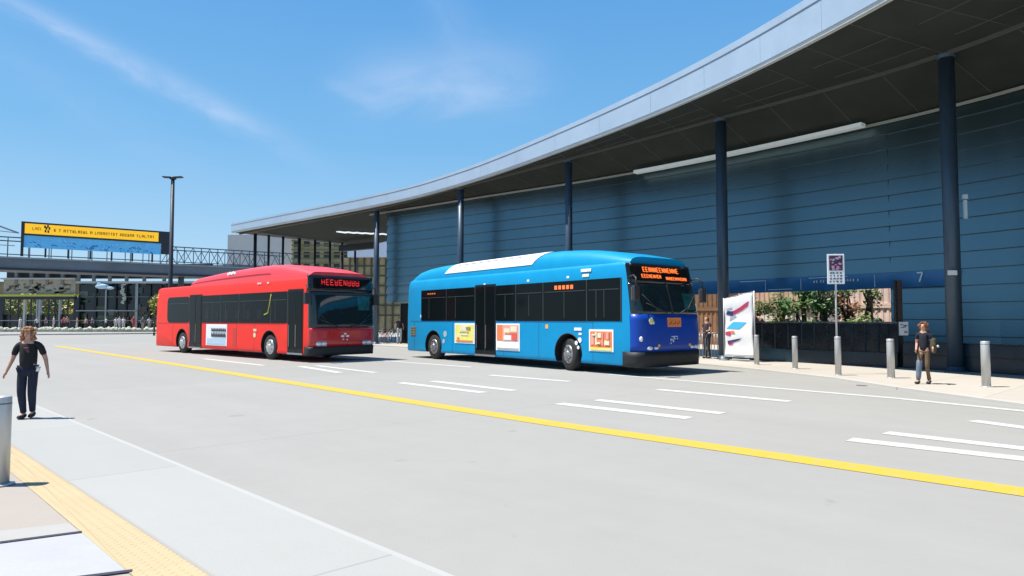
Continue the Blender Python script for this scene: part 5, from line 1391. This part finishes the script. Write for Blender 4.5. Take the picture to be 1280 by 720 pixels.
for k, (px, ci, wh) in enumerate(spots):
    y = FY + 1.45; x = xat(px, y); c_, nm = shirts[ci]; g3 = random.Random(k)
    sgn_ = g3.choice((-1, 1)); st_ = g3.uniform(.04, .16)
    J = pose(knR=(-.08, -.03 - st_ * .5, .5), anR=(-.08, -st_, .09), toR=(-.08, -st_ - .14, .04), anL=(.08, st_ + .05, .10), toL=(.08, st_ - .08, .04))
    person('distant person in %s top, %s' % (nm, wh), (x, y, .22), g3.uniform(-1.6, 1.6), 2.0 if px == 167.5 else g3.uniform(1.75, 1.95), J, c_, c_ if px == 167.5 else g3.choice(((.03, .035, .05), (.35, .33, .3), (.05, .05, .06), (.5, .5, .52))), g3.choice(((.03, .02, .015), (.15, .08, .04), (.3, .2, .1))), group='people on the far sidewalk', detail=False)

# ------------------------------------------------------------------ buildings beyond the canopy tip
BY = 128.0
t = thing('office_block', 'pale building with yellowish slatted facade seen under the canopy tip', 'building')
zt_ = zat(297, BY); z2 = zat(340, BY)
B().box(((xat(283, BY) + xat(366, BY)) / 2, BY + 6, zt_ / 2 + .3), (xat(366, BY) - xat(283, BY), 12, zt_ + .6)).build('wall', plain('render_pale', .52, .50, .47, .8, var=.06, vscale=.4), t)
bw = B().box(((xat(366, BY) + xat(445, BY)) / 2, BY + 5, zat(296, BY) / 2), (xat(445, BY) - xat(366, BY), 12, zat(296, BY))).build('wall', mat('facade_ochre', (.34, .27, .13), .8, col2=(.50, .44, .28), vscale=.5), t)
b = B(); z = 2
k = 0
while z < zat(298, BY):
    b.box(((xat(366, BY) + xat(445, BY)) / 2, BY - 1.2, z), (xat(445, BY) - xat(366, BY), .35, .22)); z += .85; k += 1
b.build('slats', plain('slat_olive', .17, .14, .06, .8), bw)
rg = random.Random(44)
for r_i in range(5):
    for c_i in range(6):
        B().box((xat(372 + c_i * 12.5, BY), BY - 1.02, 7.5 + r_i * 2.1), (1.1, .1, 1.1)).build('window', dk, bw)
t = thing('low_annex', 'ochre low annex with a pale metal roof beside the blue wall end', 'building')
AY = 86.0
B().box(((xat(425, AY) + xat(500, AY)) / 2, AY + 4, zat(322, AY) / 2), (xat(500, AY) - xat(425, AY), 8, zat(322, AY))).build('wall', mat('annex_ochre', (.20, .17, .09), .8, col2=(.46, .36, .18), vscale=.7), t)
B().box(((xat(436, AY) + xat(500, AY)) / 2, AY + 3.5, (zat(322, AY) + zat(298, AY)) / 2), (xat(500, AY) - xat(436, AY), 9, zat(298, AY) - zat(322, AY))).build('roof', plain('annex_roof', .55, .60, .68, .5), t)
b = B()
for k in range(6): b.box(((xat(425, AY) + xat(500, AY)) / 2, AY - .05, 2.2 + k * 1.25), (xat(500, AY) - xat(425, AY), .12, .18))
for k in range(8): b.box((xat(428 + k * 9, AY), AY - .1, zat(322, AY) / 2), (.18, .14, zat(322, AY)))
b.build('grille', plain('annex_dark', .07, .06, .04, .7), t)
# shrubs and climbers in front of them
for k, (px, Y, h, rw, lm, lb) in enumerate(((276, 100, 9.0, 2.4, 2, 'rust leaved tree right of the truss railing'), (300, 104, 9.2, 3.0, 1, 'olive tree below the pale wall'), (330, 105, 9.6, 3.0, 2, 'rust leaved tree between the slim canopy posts'), (352, 104, 8.6, 2.6, 1, 'olive tree behind the red bus roof'), (380, 106, 8.2, 2.6, 1, 'olive tree before the slatted facade'))):
    p = PY(px, 400, Y); tree('tree', lb, 'tree', (p.x, p.y, 0), h, rw, 900, .28, lm, 2.5, 'trees before the pale building', 90 + k)

# ------------------------------------------------------------------ pieces that were modelled together become parts of their own
def split_loose(o):
    bm = bmesh.new(); bm.from_mesh(o.data); left = set(bm.verts); groups = []
    while left:
        v0 = left.pop(); g = {v0}; st_k = [v0]
        while st_k:
            v_ = st_k.pop()
            for e_ in v_.link_edges:
                q_ = e_.other_vert(v_)
                if q_ not in g: g.add(q_); left.discard(q_); st_k.append(q_)
        groups.append(g)
    if len(groups) < 2: bm.free(); return
    fl = [[([tuple(v.co) for v in f.verts]) for f in {f for v in g for f in v.link_faces}] for g in groups]
    bm.free()
    for k, fs in enumerate(fl):
        m2 = bmesh.new()
        for f in fs: m2.faces.new([m2.verts.new(c) for c in f])
        bmesh.ops.remove_doubles(m2.verts and m2, verts=m2.verts, dist=.0001)
        bmesh.ops.recalc_face_normals(m2, faces=m2.faces[:])
        me = bpy.data.meshes.new(o.data.name); m2.to_mesh(me); m2.free(); me.materials.append(o.data.materials[0])
        if k == 0: o.data = me
        else:
            c = o.copy(); c.data = me; C.objects.link(c)
for o in [x for x in C.objects if x.name.split('.')[0] in ('stub_column', 'pole', 'seat_back', 'side_route_display', 'safety_sticker', 'marker_lamp')]:
    if o.type == 'MESH': split_loose(o)
